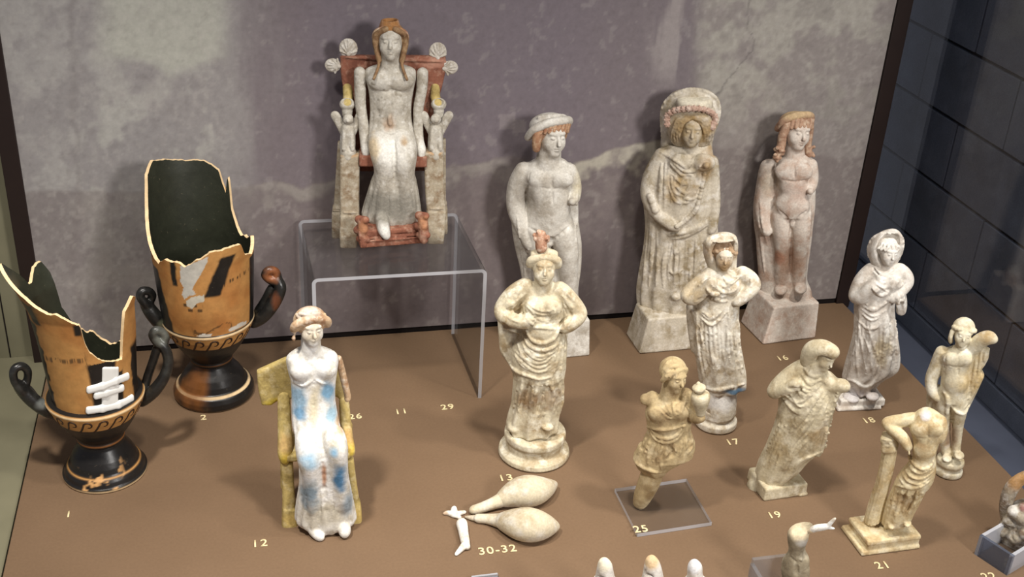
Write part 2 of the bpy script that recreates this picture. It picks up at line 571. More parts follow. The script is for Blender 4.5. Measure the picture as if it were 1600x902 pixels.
    # -- build
    def build(self, smooth=0):
        f, vox = self.f, self.vox
        lo = np.min([p[0] for p in self.pr if isinstance(p, tuple) and p[3] == 'u'], 0) - 0.006
        hi = np.max([p[1] for p in self.pr if isinstance(p, tuple) and p[3] == 'u'], 0) + 0.006
        n = np.ceil((hi - lo) / vox).astype(int) + 1
        self.F = np.full(tuple(n), 0.05, np.float32); self.lo = lo
        self.ax = [(lo[i] + np.arange(n[i]) * vox).astype(np.float32) for i in range(3)]
        i = 0
        while i < len(self.pr):
            if isinstance(self.pr[i], tuple):
                self.apply(*self.pr[i]); i += 1
            else:                                   # a run of folds is laid on one and the same surface
                todo = []
                while i < len(self.pr) and not isinstance(self.pr[i], tuple):
                    todo += self.pr[i](self); i += 1
                for q in todo: self.apply(*q)
        verts, faces = surface_nets(self.F, lo, vox)
        me = quad_mesh(self.name, verts, faces)
        rgba = np.zeros((len(verts), 4), np.float32)
        for (c, r, colour, a, soft, nz, ns) in self.paints:
            e = np.sqrt((((verts - c) / r) ** 2).sum(1)) + nz * (fnoise(verts, ns, 3) - 0.5) * 2
            w = np.clip((1 - e) / soft, 0, 1) * a
            al = rgba[:, 3]
            na = al + (1 - al) * w
            cc = np.array(colour, np.float32)
            rgba[:, :3] = (rgba[:, :3] * (al * (1 - w))[:, None] + cc * w[:, None]) / np.maximum(al * (1 - w) + w, 1e-6)[:, None]
            rgba[:, 3] = na
        set_colour(me, rgba)
        o = link_mesh(self.name, me, self.mat, self.parent or f.root)
        self.obj = o
        del self.F
        return o
    def apply(self, lo, hi, fn, op, k):
        vox = self.vox
        pad = 3 * vox + k + 0.002
        n = self.F.shape
        s = []
        for i in range(3):
            a = max(0, int((lo[i] - pad - self.lo[i]) / vox)); b = min(n[i], int((hi[i] + pad - self.lo[i]) / vox) + 2)
            if b <= a: return
            s.append(slice(a, b))
        X, Y, Z = self.ax[0][s[0]][:, None, None], self.ax[1][s[1]][None, :, None], self.ax[2][s[2]][None, None, :]
        d = fn(X, Y, Z).astype(np.float32)
        A = self.F[tuple(s)]
        k = max(k, 1e-5)
        if op == 'u':
            h = np.clip(0.5 + 0.5 * (A - d) / k, 0, 1)
            A[...] = A + (d - A) * h - k * h * (1 - h)
        else:
            h = np.clip(0.5 + 0.5 * (-d - A) / k, 0, 1)
            A[...] = A + (-d - A) * h + k * h * (1 - h)
    def hit(self, ray):
        f = self.f
        y0, y1 = self.ax[1][0], self.ax[1][-1]
        t = (np.linspace(y0, y1, 260) - f.o[1]) / ray[1]
        q = f.o + t[:, None] * ray
        g = (q - self.lo) / self.vox
        i = np.round(g).astype(int)
        ok = ((i >= 0) & (i < np.array(self.F.shape))).all(1)
        v = np.full(len(t), 0.05)
        v[ok] = self.F[i[ok, 0], i[ok, 1], i[ok, 2]]
        w = np.argmax(v < 0)
        if v[w] >= 0:
            w = np.argmin(v)
            return q[w] if v[w] < 0.0025 else None
        return q[w]
    # -- a head, in its own frame: right, up, forward in units of its height
    def head(self, x, y, d, h, yaw=0, pitch=0, roll=0, k=None, hat=False):
        f = self.f
        H = Head(f, f.P(x, y, d), f.m(h), rotm(yaw, pitch, roll))
        e = lambda c, r, kk=0.05, op='u': H.ell(self, c, r, kk, op)
        e((0, 0.13, -0.06), (0.33, 0.36, 0.40))
        e((0, -0.10, 0.06), (0.285, 0.33, 0.31), 0.10)
        e((0, -0.36, 0.20), (0.12, 0.11, 0.13), 0.12)
        for s in (-1, 1):
            e((s * 0.16, -0.13, 0.20), (0.10, 0.13, 0.10), 0.10)            # cheeks
        for s in (-1, 1):
            e((s * 0.13, 0.045, 0.385), (0.085, 0.05, 0.07), 0.05, 's')     # eye sockets
        e((0, 0.135, 0.30), (0.22, 0.045, 0.07), 0.07)                      # brow
        H.cap(self, (0, 0.10, 0.335), (0, -0.115, 0.435), 0.034, 0.052, 0.03)
        for s in (-1, 1):
            e((s * 0.125, 0.03, 0.325), (0.065, 0.036, 0.045), 0.012)       # eyes
        e((0, -0.205, 0.345), (0.085, 0.026, 0.05), 0.015)
        e((0, -0.262, 0.335), (0.07, 0.028, 0.05), 0.015)
        e((0, -0.232, 0.40), (0.085, 0.011, 0.035), 0.01, 's')
        e((0, -0.165, 0.395), (0.03, 0.03, 0.02), 0.02, 's')
        return H

class Head:
    def __init__(self, f, c, h, R): self.f, self.c, self.h, self.R = f, c, h, R
    def pt(self, p): return self.c + self.R @ (np.array([p[0], -p[2], p[1]]) * self.h)
    def ell(self, part, c, r, k=0.05, op='u', R2=None):
        R = self.R if R2 is None else self.R @ R2
        part._ell(self.pt(c), np.array([r[0], r[2], r[1]]) * self.h, R, op, k * self.h); return part
    def cap(self, part, a, b, ra, rb, k=0.03, op='u'):
        part.add(*Part._cap(self.pt(a), self.pt(b), ra * self.h, rb * self.h, 1.0), op, k * self.h); return part
    def line(self, part, pts, r, k=0.03, op='u', per=4):
        q = catmull([np.r_[p[:3], (p[3] if len(p) > 3 else r)] for p in pts], per)
        for a, b in zip(q[:-1], q[1:]): self.cap(part, a[:3], b[:3], a[3], b[3], k, op)
        return part
# ------------------------------------------------------------------ the show case
def struct(name, me, mat, parent=None):
    o = link_mesh(name, me, mat, parent)
    if parent is None: o['kind'] = 'structure'
    return o

# floor: brown painted board
def floor_material():
    m, nt, out = new_mat('brown_board')
    tc = nd(nt, 'ShaderNodeTexCoord')
    v = tc.outputs['Object']
    a = noise(nt, v, 7, 4, 0.55)
    b = noise(nt, v, 420, 3, 0.6)
    c = mixc(nt, ramp(nt, a, 0.3, 0.7), srgb(111, 89, 68), srgb(120, 97, 75))
    c = mixc(nt, 1.0, c, ramp(nt, b, 0.25, 0.75, (0.92, 0.92, 0.92), (1.06, 1.06, 1.06)), 'MULTIPLY')
    p = nd(nt, 'ShaderNodeBsdfPrincipled')
    nt.links.new(c, p.inputs['Base Color'])
    p.inputs['Roughness'].default_value = 0.62
    p.inputs['Specular IOR Level'].default_value = 0.25
    bp = nd(nt, 'ShaderNodeBump', i_Strength=0.12, i_Distance=0.0006)
    nt.links.new(b, bp.inputs['Height']); nt.links.new(bp.outputs[0], p.inputs['Normal'])
    nt.links.new(p.outputs[0], out.inputs[0])
    return m
M_FLOOR = floor_material()
struct('floor', box_mesh('floor', (0.0, -0.66, -0.03), (0.910, 0.0, 0.0), 0.0008), M_FLOOR)

M_DARK = plain('dark_joint', srgb(22, 16, 14), 0.8, 0.2)
M_POST = plain('brown_post', srgb(38, 27, 24), 0.5, 0.3, 0.08, 40)
struct('trim_1', box_mesh('trim', (-0.003, 0.0015, -0.004), (0.905, 0.03, 0.0062)), M_DARK)
struct('trim_2', box_mesh('trim', (-0.0165, -0.003, -0.006), (0.0, 0.03, 1.0), 0.0008), M_POST)
struct('trim_3', box_mesh('trim', (0.9005, -0.003, -0.006), (0.9185, 0.05, 1.0), 0.0008), M_POST)

# back wall: panel with an enlarged print of weathered plaster
def project(p):
    q = (np.asarray(p) - CAM) @ CROT
    return 800 + FPX * q[:, 0] / -q[:, 2], 451 - FPX * q[:, 1] / -q[:, 2]
def smooth(a, b, x):
    t = np.clip((x - a) / (b - a), 0, 1)
    return t * t * (3 - 2 * t)
def back_wall():
    nx, nz = 440, 300
    xs = np.linspace(0.0, 0.9, nx); zs = np.linspace(0.006, 0.62, nz)
    X, Z = np.meshgrid(xs, zs, indexing='ij')
    P = np.stack([X.ravel(), np.zeros(X.size), Z.ravel()], 1)
    u, v = project(P)
    N = lambda s, seed, st=(1, 1, 1), oc=4: fnoise(P * np.array(st), s, seed, oc)
    n1, n2, n3 = N(14, 1), N(45, 2), N(120, 5)
    st = N(40, 9, (1, 1, 0.16))
    c = np.tile(np.array(srgb(122, 113, 116)), (len(P), 1))
    def lay(w, rgb):
        nonlocal c
        w = np.clip(w, 0, 1)[:, None]
        c = c * (1 - w) + np.array(srgb(*rgb)) * w
    edge = (n1 - 0.5) * 120 + (n2 - 0.5) * 60
    # grey zone on the left, with a pale washed patch
    lay(smooth(440, 330, u + (st - .5) * 160) * 0.85, (152, 148, 146))
    lay(smooth(0.44, 0.60, n2 * .6 + n1 * .4) * smooth(420, 300, u) * .55, (172, 169, 164))
    pal = smooth(0.0, 40, 150 - v + edge - np.abs(u - 265) * 0.35) * smooth(140, 190, u + edge * .3) * smooth(370, 330, u)
    lay(pal * 0.8, (180, 180, 168))
    lay(smooth(0.5, 0.62, n2) * smooth(115, 140, u) * smooth(350, 300, u) * smooth(90, 190, v) * .5, (176, 174, 166))
    lay(smooth(10, 0, np.abs(u - 118 - (n2 - .5) * 30)) * .4, (128, 122, 120))
    lay(smooth(6, 0, np.abs(u - 325 - (n2 - .5) * 40)) * smooth(0.4, .6, n3) * .4, (182, 178, 170))
    # bluish violet middle
    lay(smooth(420, 520, u) * smooth(1000, 860, u) * smooth(330, 200, v + edge * .4) * .7, (120, 111, 118))
    lay(smooth(.52, .66, st) * smooth(690, 710, u) * smooth(800, 760, u) * smooth(110, 60, v) * .6, (165, 158, 158))
    lay(smooth(.50, .64, st) * smooth(1000, 1040, u) * smooth(1110, 1080, u) * smooth(160, 90, v) * .6, (168, 160, 156))
    # right: greyish with pale clouds
    lay(smooth(1075, 1110, u + edge * .25) * .8, (146, 139, 134))
    lay(smooth(.46, .58, n1 * .5 + n2 * .5) * smooth(1085, 1115, u + edge * .2) * smooth(260, 120, v + edge * .5) * .75, (168, 164, 154))
    lay(smooth(.56, .66, n2) * smooth(1080, 1100, u) * .35, (120, 113, 110))
    # the hill-like pale edge that crosses the lower half
    cu = np.interp(u, [350, 420, 470, 560, 700, 800, 880, 960, 1040, 1100, 1180, 1300, 1400], [300, 285, 290, 275, 262, 244, 262, 232, 218, 235, 225, 245, 250])
    below = v - cu + (n2 - .5) * 14
    lay(smooth(-3, 3, below) * .55, (118, 108, 106))
    pale = smooth(-2, 4, below) * smooth(60, 20, below + (n1 - .5) * 150 + (n2 - .5) * 110) * smooth(800, 850, u) * smooth(1090, 1040, u)
    lay(pale * .95, (180, 174, 160))
    pale = smooth(-2, 4, below) * smooth(35, 5, below + (n1 - .5) * 100 + (n2 - .5) * 70) * smooth(360, 420, u) * smooth(830, 780, u)
    lay(pale * .7, (156, 150, 143))
    lay(smooth(.54, .70, n2 * .6 + n3 * .4) * smooth(0, 30, below) * .38, (140, 132, 128))
    lay(smooth(.66, .74, n3) * .25, (164, 158, 154))
    lay(smooth(.36, .28, n3) * .15, (100, 92, 92))
    lay(smooth(2.4, 0.6, np.abs(u - np.interp(v, [0, 40, 70, 90, 120, 150], [1172, 1168, 1178, 1166, 1140, 1122]) - (n3 - .5) * 14)) * (v < 150) * .5, (98, 92, 90))
    n4 = N(190, 15, (1, 1, 1), 3)
    lay(smooth(.58, .70, n4) * (smooth(1060, 1100, u) + smooth(400, 340, u)) * .17, (186, 182, 174))
    lay(smooth(.42, .30, n4) * (smooth(1060, 1100, u) + smooth(400, 340, u)) * .10, (108, 102, 100))
    for (a, b, r) in ((791, 190, 12), (812, 196, 10)):
        lay((np.maximum(np.abs(u - a), np.abs(v - b)) < r + (n3 - .5) * 8) * .35, (160, 152, 150))
    idx = np.arange(nx * nz).reshape(nx, nz)
    f = np.stack([idx[:-1, :-1], idx[1:, :-1], idx[1:, 1:], idx[:-1, 1:]], -1).reshape(-1, 4)
    # thickness of the board
    verts = np.vstack([P, P[[idx[0, 0], idx[-1, 0], idx[-1, -1], idx[0, -1]]] + np.array([0, 0.012, 0])])
    k = nx * nz
    cor = [idx[0, 0], idx[-1, 0], idx[-1, -1], idx[0, -1]]
    extra = [(cor[i], k + i, k + (i + 1) % 4, cor[(i + 1) % 4]) for i in range(4)] + [(k, k + 3, k + 2, k + 1)]
    me = quad_mesh('back_panel', verts, np.vstack([f, np.array(extra)]), smooth=False)
    rgba = np.ones((len(verts), 4)); rgba[:k, :3] = c; rgba[k:, :3] = srgb(150, 145, 140)
    set_colour(me, rgba, 'print')
    m, nt, out = new_mat('plaster_print')
    at = nd(nt, 'ShaderNodeAttribute', attribute_name='print')
    tc = nd(nt, 'ShaderNodeTexCoord')
    f1 = ramp(nt, noise(nt, tc.outputs['Object'], 160, 5, 0.65), 0.25, 0.75, (0.88, 0.88, 0.88), (1.10, 1.10, 1.10))
    cc = mixc(nt, 1.0, at.outputs['Color'], f1, 'MULTIPLY')
    p = nd(nt, 'ShaderNodeBsdfPrincipled')
    nt.links.new(cc, p.inputs['Base Color'])
    p.inputs['Roughness'].default_value = 0.55
    p.inputs['Specular IOR Level'].default_value = 0.25
    nt.links.new(p.outputs[0], out.inputs[0])
    return struct('wall_back', me, m)
back_wall()

# left: pale olive side of the case and its ledge, with an upright seam
M_OLIVE = plain('olive_lacquer', srgb(122, 118, 96), 0.45, 0.35, 0.10, 14)
struct('wall_left', box_mesh('wall_left', (-0.30, 0.012, -0.006), (-0.0165, 0.03, 1.0)), M_OLIVE)
struct('trim_4', box_mesh('ledge', (-0.30, -0.66, -0.04), (-0.0022, 0.012, -0.004), 0.0006), M_OLIVE)
sx = on_plane(10, 520, 1, 0.012)[0]
struct('trim_5', box_mesh('seam', (sx - 0.0006, 0.0112, -0.004), (sx + 0.0006, 0.0125, 1.0)), M_DARK)

# right: slate blue ledge, pane of glass and a wall of dark stone blocks behind it
M_LEDGE = plain('slate_blue_ledge', srgb(68, 73, 87), 0.5, 0.35, 0.08, 20)
struct('trim_6', box_mesh('ledge', (0.914, -0.66, -0.04), (1.02, 0.30, -0.007), 0.0006), M_LEDGE)
M_BLOCK = clay('dark_stone', srgb(94, 104, 124), srgb(86, 94, 110), srgb(102, 112, 132), 0.75, 0.2, 0.3, 0.25)
M_JOINT = plain('block_joint', srgb(26, 28, 34), 0.8, 0.2)
wr = struct('wall_right', box_mesh('wall_right', (0.9680, -0.53, -0.007), (1.00, 0.30, 0.80)), M_JOINT)
bl_len, bl_h = 0.1655, 0.0768
rows = [0.0205 + bl_h * i for i in range(-1, 10)]
block_me = {}
for r, z0 in enumerate(rows):
    off = 0.0200 if r % 2 == 0 else -0.0630
    z1 = z0 + bl_h
    za = max(z0 + 0.0017, -0.0066)
    if z1 > 0.78: break
    for c in range(-3 if r % 2 == 0 else -2, 2):
        y0 = off + c * bl_len
        key = (round(z1 - za, 4))
        if key not in block_me:
            me = box_mesh('block', (0, 0.0011, 0), (0.0045, bl_len - 0.0011, z1 - za - 0.0017), 0.0009)
            set_colour(me, np.zeros((len(me.vertices), 4)))
            me.materials.append(M_BLOCK); block_me[key] = me
        o = bpy.data.objects.new('block', block_me[key]); col.objects.link(o)
        o.location = (0.9645 + random.uniform(0, 0.0006), y0, za); o.parent = wr
# the pane
def glass_mat(name, tint, ior=1.5, rough=0.01, haze=0.0, hazecol=(1, 1, 1), gloss=1.0, base=0.035):
    m, nt, out = new_mat(name)
    tr = nd(nt, 'ShaderNodeBsdfTransparent'); tr.inputs[0].default_value = (*tint, 1)
    gl = nd(nt, 'ShaderNodeBsdfGlossy', i_Roughness=rough); gl.inputs[0].default_value = (gloss, gloss, gloss, 1)
    lw = nd(nt, 'ShaderNodeLayerWeight', i_Blend=0.5)
    pw = nd(nt, 'ShaderNodeMath', operation='POWER', i_1=5.0); nt.links.new(lw.outputs['Facing'], pw.inputs[0])
    fr = nd(nt, 'ShaderNodeMath', operation='MULTIPLY_ADD', i_1=0.94, i_2=base); nt.links.new(pw.outputs[0], fr.inputs[0])
    mx = nd(nt, 'ShaderNodeMixShader')
    nt.links.new(fr.outputs[0], mx.inputs[0]); nt.links.new(tr.outputs[0], mx.inputs[1]); nt.links.new(gl.outputs[0], mx.inputs[2])
    res = mx.outputs[0]
    if haze > 0:
        df = nd(nt, 'ShaderNodeBsdfDiffuse'); df.inputs[0].default_value = (*hazecol, 1)
        m2 = nd(nt, 'ShaderNodeMixShader', i_0=haze)
        nt.links.new(res, m2.inputs[1]); nt.links.new(df.outputs[0], m2.inputs[2])
        res = m2.outputs[0]
    nt.links.new(res, out.inputs[0])
    return m
M_PANE = glass_mat('pane_glass', (0.95, 0.96, 0.97), 1.5, gloss=0.8, base=0.06)
struct('window_1', box_mesh('pane', (0.9600, -0.52, -0.006), (0.9625, 0.29, 0.80)), M_PANE)
# ------------------------------------------------------------------ clay bodies
CREAM = clay('cream_clay', srgb(206, 194, 162), srgb(164, 140, 98), srgb(232, 226, 204), seed=1.0)
# draped woman on a round base, number 13
F = Fig('draped_woman_figurine', 'cream clay woman in a mantle, reddish knot on her head, on a two-tiered round base', 'figurine', (833, 708))
F.crop(750, 350, 4.51)
b = F.part('round_base', CREAM)
b.turn((378, 1610), [(0, 240), (14, 252), (45, 246), (62, 215), (75, 200), (128, 200), (140, 212), (150, 216), (186, 214), (194, 208)], rnd=10)
b.build()
p = F.part('body', CREAM)
S = (5, 8, 20, 0.6, 1.4, 0.4)
p.loft([(985, 215, 602, -10, 130), (1060, 236, 594, -5, 125), (1160, 236, 582, 0, 120), (1260, 226, 572, 0, 122), (1340, 205, 556, 5, 125), (1400, 195, 548, 8, 128), (1450, 200, 545, 10, 130)], folds=[(9, 8, 22, 0.5, 1.3, 0.5)])
p.loft([(400, 400, 500, -20, 40), (440, 325, 555, -20, 70), (500, 290, 590, -10, 95), (570, 280, 590, 0, 110), (650, 300, 575, 5, 110), (730, 295, 585, 5, 112), (820, 250, 615, 5, 125), (920, 215, 612, 5, 132), (1010, 225, 604, 5, 132), (1075, 250, 594, 5, 128)], k=14)
# breasts, belly
p.ell((385, 590, 85), (62, 58, 45), k=20); p.ell((510, 590, 85), (60, 58, 45), k=20)
p.ell((440, 760, 90), (110, 80, 45), k=24)
# mantle hanging from the raised right arm, and the back
p.loft([(470, 210, 600, -55, 45), (560, 130, 670, -60, 50), (660, 122, 640, -60, 50), (780, 130, 620, -55, 48), (900, 142, 600, -50, 46), (980, 195, 595, -45, 44), (1050, 250, 580, -40, 40)], k=10)
p.slab([(150, 570), (310, 425), (440, 450), (560, 430), (690, 590), (690, 680), (600, 770), (440, 770), (290, 770), (165, 720)], -12, 52, rnd=30, k=14)
# right arm (image left)
p.chain([(320, 440, 0, 56), (225, 510, 20, 56), (155, 600, 50, 46), (185, 660, 95, 46), (290, 690, 110, 40), (345, 670, 115, 34)], k=18)
p.ell((210, 560, 60), (45, 40, 40), k=12)
# left arm, hand on the hip
p.chain([(560, 460, 0, 52), (640, 540, 10, 50), (705, 630, 25, 42), (660, 690, 60, 42), (600, 735, 80, 36)], k=18)
# neck, head
p.chain([(440, 470, -5, 62), (446, 400, 5, 52), (448, 350, 5, 52)], k=14)
H = p.head(450, 315, 14, 228, yaw=6, pitch=18)
# foot
p.ell((475, 1432, 118), (44, 20, 40), k=8); p.ell((240, 1430, 60), (48, 34, 60), k=12)
# folds
p.drape([(300, 520), (400, 600), (520, 600), (590, 500)], [(290, 640), (400, 715), (520, 715), (600, 640)], 5, 8)
p.drape([(330, 420), (230, 490), (150, 590)], [(330, 600), (260, 650), (190, 660)], 4, 8)
p.drape([(560, 440), (650, 520), (715, 620)], [(590, 600), (600, 680), (590, 735)], 4, 8)
p.drape([(290, 790), (430, 900), (570, 800)], [(220, 900), (400, 1040), (560, 960)], 6, 9)
p.drape([(570, 760), (540, 900), (510, 1080)], [(610, 780), (600, 940), (590, 1080)], 4, 8)
p.drape([(270, 1090), (250, 1250), (225, 1380)], [(580, 1090), (575, 1250), (550, 1380)], 10, 10)
for q in ([(300, 745), (340, 850), (440, 890), (535, 850), (575, 745)], [(320, 740), (365, 815), (440, 840), (520, 810), (560, 740)]):
    p.ridge(q, 15, 6, 2)
p.ridge([(300, 738), (400, 730), (500, 738), (585, 742)], 10, 6)
for q in ([(250, 800), (300, 930), (400, 985), (500, 960)], [(220, 830), (280, 980), (390, 1040), (500, 1030)], [(275, 770), (325, 890), (420, 935), (520, 900), (560, 820)], [(560, 860), (540, 980), (510, 1080)], [(585, 870), (575, 1000), (560, 1090)],
          [(300, 560), (330, 640), (400, 690), (480, 700)], [(340, 580), (400, 660), (470, 680), (540, 620)], [(310, 640), (360, 700), (400, 720)], [(540, 560), (520, 640), (470, 700)], [(570, 580), (570, 660), (530, 720)],
          [(640, 600), (620, 670), (580, 720)], [(670, 640), (640, 700), (600, 740)], [(600, 520), (650, 590), (660, 650)],
          [(180, 600), (230, 570), (210, 640)], [(160, 640), (240, 680), (300, 700)], [(330, 420), (260, 500), (230, 580)], [(350, 400), (240, 460), (150, 550)]):
    p.ridge(q, 9, 5)
p.ridge([(150, 890), (210, 985), (260, 1040), (340, 1070), (420, 1095), (500, 1080)], 13, 6, 2)
for q in ([(420, 1110), (380, 1220), (330, 1320)], [(300, 1090), (290, 1180), (260, 1300)], [(540, 1090), (560, 1200), (545, 1340)], [(480, 1110), (520, 1200), (500, 1320)]):
    p.ridge(q, 13, 7, 2)
for q in ([(350, 1110), (310, 1200), (280, 1330)], [(450, 1130), (420, 1250), (400, 1340)]):
    p.groove(q, 14, 8, 2)
p.groove([(150, 700), (220, 745), (300, 755)], 18, 10, 4)
p.paint((330, 1250, 120), (110, 90, 80), srgb(120, 85, 50), .55, nz=.7)
p.paint((500, 1250, 120), (90, 110, 80), srgb(120, 85, 50), .5, nz=.7)
p.paint((180, 730, 60), (110, 50, 80), srgb(130, 90, 55), .55, nz=.6)  # shadow beneath the bent forearm, put into the colour as brown
p.build()
h = F.part('hair', CREAM)
H.ell(h, (0, 0.20, -0.10), (0.41, 0.40, 0.37))
H.line(h, [(-0.41, 0.10, -0.05), (-0.34, 0.27, 0.11), (0, 0.36, 0.20), (0.34, 0.27, 0.11), (0.41, 0.10, -0.05)], 0.10, 0.06)
H.line(h, [(-0.30, 0.42, -0.04), (0, 0.48, 0.04), (0.30, 0.42, -0.04)], 0.10, 0.05)
H.line(h, [(-0.22, 0.42, 0.14), (0, 0.455, 0.20), (0.22, 0.42, 0.14)], 0.035, 0.02, 's')
h.build()
REDCLAY = clay('red_clay', srgb(190, 142, 110), srgb(150, 94, 62), srgb(228, 200, 176), seed=2.0, s=2)
t = F.part('topknot', REDCLAY, 0.0009)
rnd = random.Random(2)
for i in range(14):
    t.ball(430 + rnd.uniform(-45, 45), 58 + rnd.uniform(-12, 60), rnd.uniform(-15, 25), 17, k=3)
t.chain([(432, 165, 10, 38), (430, 120, 5, 36), (430, 80, 0, 34)], k=4)
t.build()
# ------------------------------------------------------------------ the three tall figures along the back wall
GREYW = clay('grey_white_clay', srgb(206, 201, 190), srgb(172, 162, 146), srgb(226, 223, 214), seed=3.0)
HAIRO = clay('orange_brown_clay', srgb(182, 138, 98), srgb(150, 96, 62), srgb(214, 184, 148), seed=4.0, s=2)
BUFF = clay('buff_clay', srgb(198, 187, 166), srgb(156, 138, 104), srgb(220, 213, 200), seed=5.0)
PINKW = clay('pinkish_white_clay', srgb(212, 198, 184), srgb(190, 158, 136), srgb(228, 220, 208), seed=6.0)
PINKH = clay('pink_brown_clay', srgb(180, 140, 110), srgb(148, 104, 76), srgb(208, 180, 150), seed=7.0, s=2)

# nude youth with a cloak, behind the woman with the knot
F = Fig('nude_youth_figurine', 'grey-white clay nude youth with folded cap on orange hair, half hidden behind the mantled woman', 'figurine', (862, 541), group=None)
F.crop(770, 160, 4.51)
b = F.part('plinth', GREYW)
b.frustum((215, 1834), (683, 1786), 330, 0, 275, (40, 12, 25, 10), rnd=10)
b.build()
p = F.part('body', GREYW)
p.loft([(430, 200, 555, -70, 50), (520, 150, 585, -65, 60), (650, 134, 600, -60, 62), (850, 132, 606, -60, 62), (1000, 152, 626, -60, 62), (1170, 192, 622, -55, 62), (1330, 212, 602, -45, 66), (1440, 215, 620, -40, 75), (1520, 212, 640, -40, 80)], k=6, pw=2.6)
p.loft([(385, 335, 455, 0, 50), (420, 260, 525, 0, 72), (475, 200, 550, 5, 92), (560, 205, 560, 10, 100), (650, 235, 548, 12, 95), (740, 240, 545, 12, 90), (830, 228, 560, 12, 100), (905, 225, 565, 12, 100)], k=20)
p.chain([(310, 890, 20, 90), (325, 1010, 30, 82), (335, 1110, 30, 66), (340, 1230, 15, 58), (345, 1400, 0, 48), (345, 1530, 0, 46)], k=14)
p.chain([(480, 890, 20, 90), (515, 1010, 30, 80), (530, 1110, 32, 66), (535, 1230, 15, 60), (545, 1400, 0, 48), (555, 1530, 0, 48)], k=14)
p.ell((345, 1560, 60), (42, 24, 70), k=8); p.ell((560, 1550, 60), (42, 24, 70), k=8)
p.ell((335, 545, 80), (82, 55, 38), k=18); p.ell((485, 545, 80), (78, 55, 38), k=18)
p.ell((430, 765, 72), (92, 96, 38), k=44); p.ell((420, 660, 75), (100, 70, 25), k=40)
p.chain([(220, 485, 0, 62), (172, 600, -5, 64), (165, 740, 10, 60), (200, 860, 35, 50), (235, 950, 60, 42), (255, 1000, 70, 36)], k=12)
p.chain([(540, 485, -5, 52), (572, 580, -10, 46), (575, 660, 30, 38), (562, 695, 65, 32)], k=10)
p.chain([(385, 460, 0, 84), (392, 400, 5, 74), (400, 330, 0, 70)], k=16)
H = p.head(412, 240, 8, 268, yaw=30, pitch=6, roll=4)
p.groove([(250, 880), (330, 930), (400, 975)], 10, 8, 3); p.groove([(545, 870), (480, 930), (420, 975)], 10, 8, 3)
p.groove([(415, 1000), (420, 1120), (425, 1300)], 12, 8, 2)
p.ridge([(403, 965), (405, 1000)], 18, 8, 2, taper=False)
p.groove([(415, 520), (418, 640), (425, 720)], 7, 8, 3); p.groove([(330, 600), (400, 612), (470, 606)], 6, 8, 3)
for q in ([(600, 560), (590, 720), (598, 900)], [(585, 720), (580, 900), (600, 1100)], [(170, 800), (190, 950), (215, 1150)], [(270, 1000), (230, 1100), (230, 1300)]):
    p.ridge(q, 9, 6)
p.bump(560, 700, 24, 4, 6)
p.groove([(258, 500), (235, 620), (232, 760)], 9, 8, 3)
p.paint((230, 640, 40), (130, 110, 120), srgb(150, 142, 130), .7, nz=.5)
p.paint((600, 600, 0), (50, 160, 60), srgb(208, 196, 160), .5, nz=.6)
p.build()
h = F.part('hair', HAIRO, 0.0010)
H.ell(h, (0, 0.12, -0.12), (0.43, 0.40, 0.40))
for i in range(11):
    a = math.radians(-75 + 15 * i)
    x, z = 0.42 * math.sin(a), 0.36 * math.cos(a) - 0.05
    H.cap(h, (x, 0.22 - 0.10 * abs(math.sin(a)), z), (x * 1.0 + 0.05, 0.34, z - 0.03), 0.045, 0.05, 0.010)
H.line(h, [(-0.40, 0.15, 0.05), (-0.42, -0.05, 0.04), (-0.38, -0.28, 0.0)], 0.095, 0.03)
H.line(h, [(0.34, 0.15, 0.05), (0.35, -0.05, 0.0)], 0.06, 0.03)
h.build()
h = F.part('cap', GREYW, 0.0010)
H.ell(h, (0, 0.24, -0.16), (0.49, 0.30, 0.42), 0.05, 'u', rotm(0, 20, 0))
H.line(h, [(-0.50, -0.06, -0.24), (-0.47, 0.20, 0.02), (-0.2, 0.38, 0.20), (0.1, 0.43, 0.24), (0.38, 0.40, 0.10), (0.48, 0.28, -0.1)], 0.09, 0.05)
H.line(h, [(-0.36, 0.47, -0.02), (0, 0.52, 0.10), (0.32, 0.47, 0.0)], 0.05, 0.04)
H.line(h, [(-0.46, 0.26, -0.02), (0, 0.50, 0.20), (0.38, 0.47, 0.06)], 0.03, 0.03, 's')
h.build()

# tall veiled lady with a rosette wreath and a polos
F = Fig('veiled_lady_figurine', 'tall buff clay lady with high veil and rosette wreath on a sloping plinth', 'figurine', (1038, 527))
F.crop(0, 0, 1.0)
b = F.part('plinth', BUFF)
b.frustum((999, 554), (1094, 545), 62, 0, 58, (10, 6, 4, 3), rnd=3)
b.build()
p = F.part('body', BUFF)
F.crop(980, 130, 4.51)
p.loft([(430, 300, 590, -20, 70), (490, 212, 604, -12, 95), (600, 155, 612, -5, 115), (700, 122, 612, 0, 120), (800, 112, 625, 0, 122), (900, 124, 634, 0, 122), (1010, 130, 636, 0, 122), (1150, 118, 640, 0, 124), (1260, 98, 642, 0, 126), (1360, 82, 640, 0, 128), (1430, 72, 632, 0, 130), (1500, 72, 625, 0, 126), (1590, 80, 620, 0, 120)], folds=[(13, 3, 15, 0.0, 1.3, 0.6)], k=10)
p.ell((380, 560, 85), (75, 60, 40), k=22); p.ell((540, 560, 85), (72, 60, 40), k=22)
p.chain([(250, 520, 0, 62), (180, 660, 15, 62), (155, 790, 45, 54), (200, 900, 85, 44), (285, 985, 125, 36), (345, 1015, 140, 30)], k=10)
p.chain([(590, 560, -5, 50), (602, 700, 10, 46), (612, 860, 35, 40), (600, 1000, 60, 34), (590, 1040, 70, 28)], k=8)
p.chain([(445, 470, -5, 68), (452, 400, 25, 56)], k=16)
H = p.head(457, 338, 40, 218, yaw=4, pitch=10)
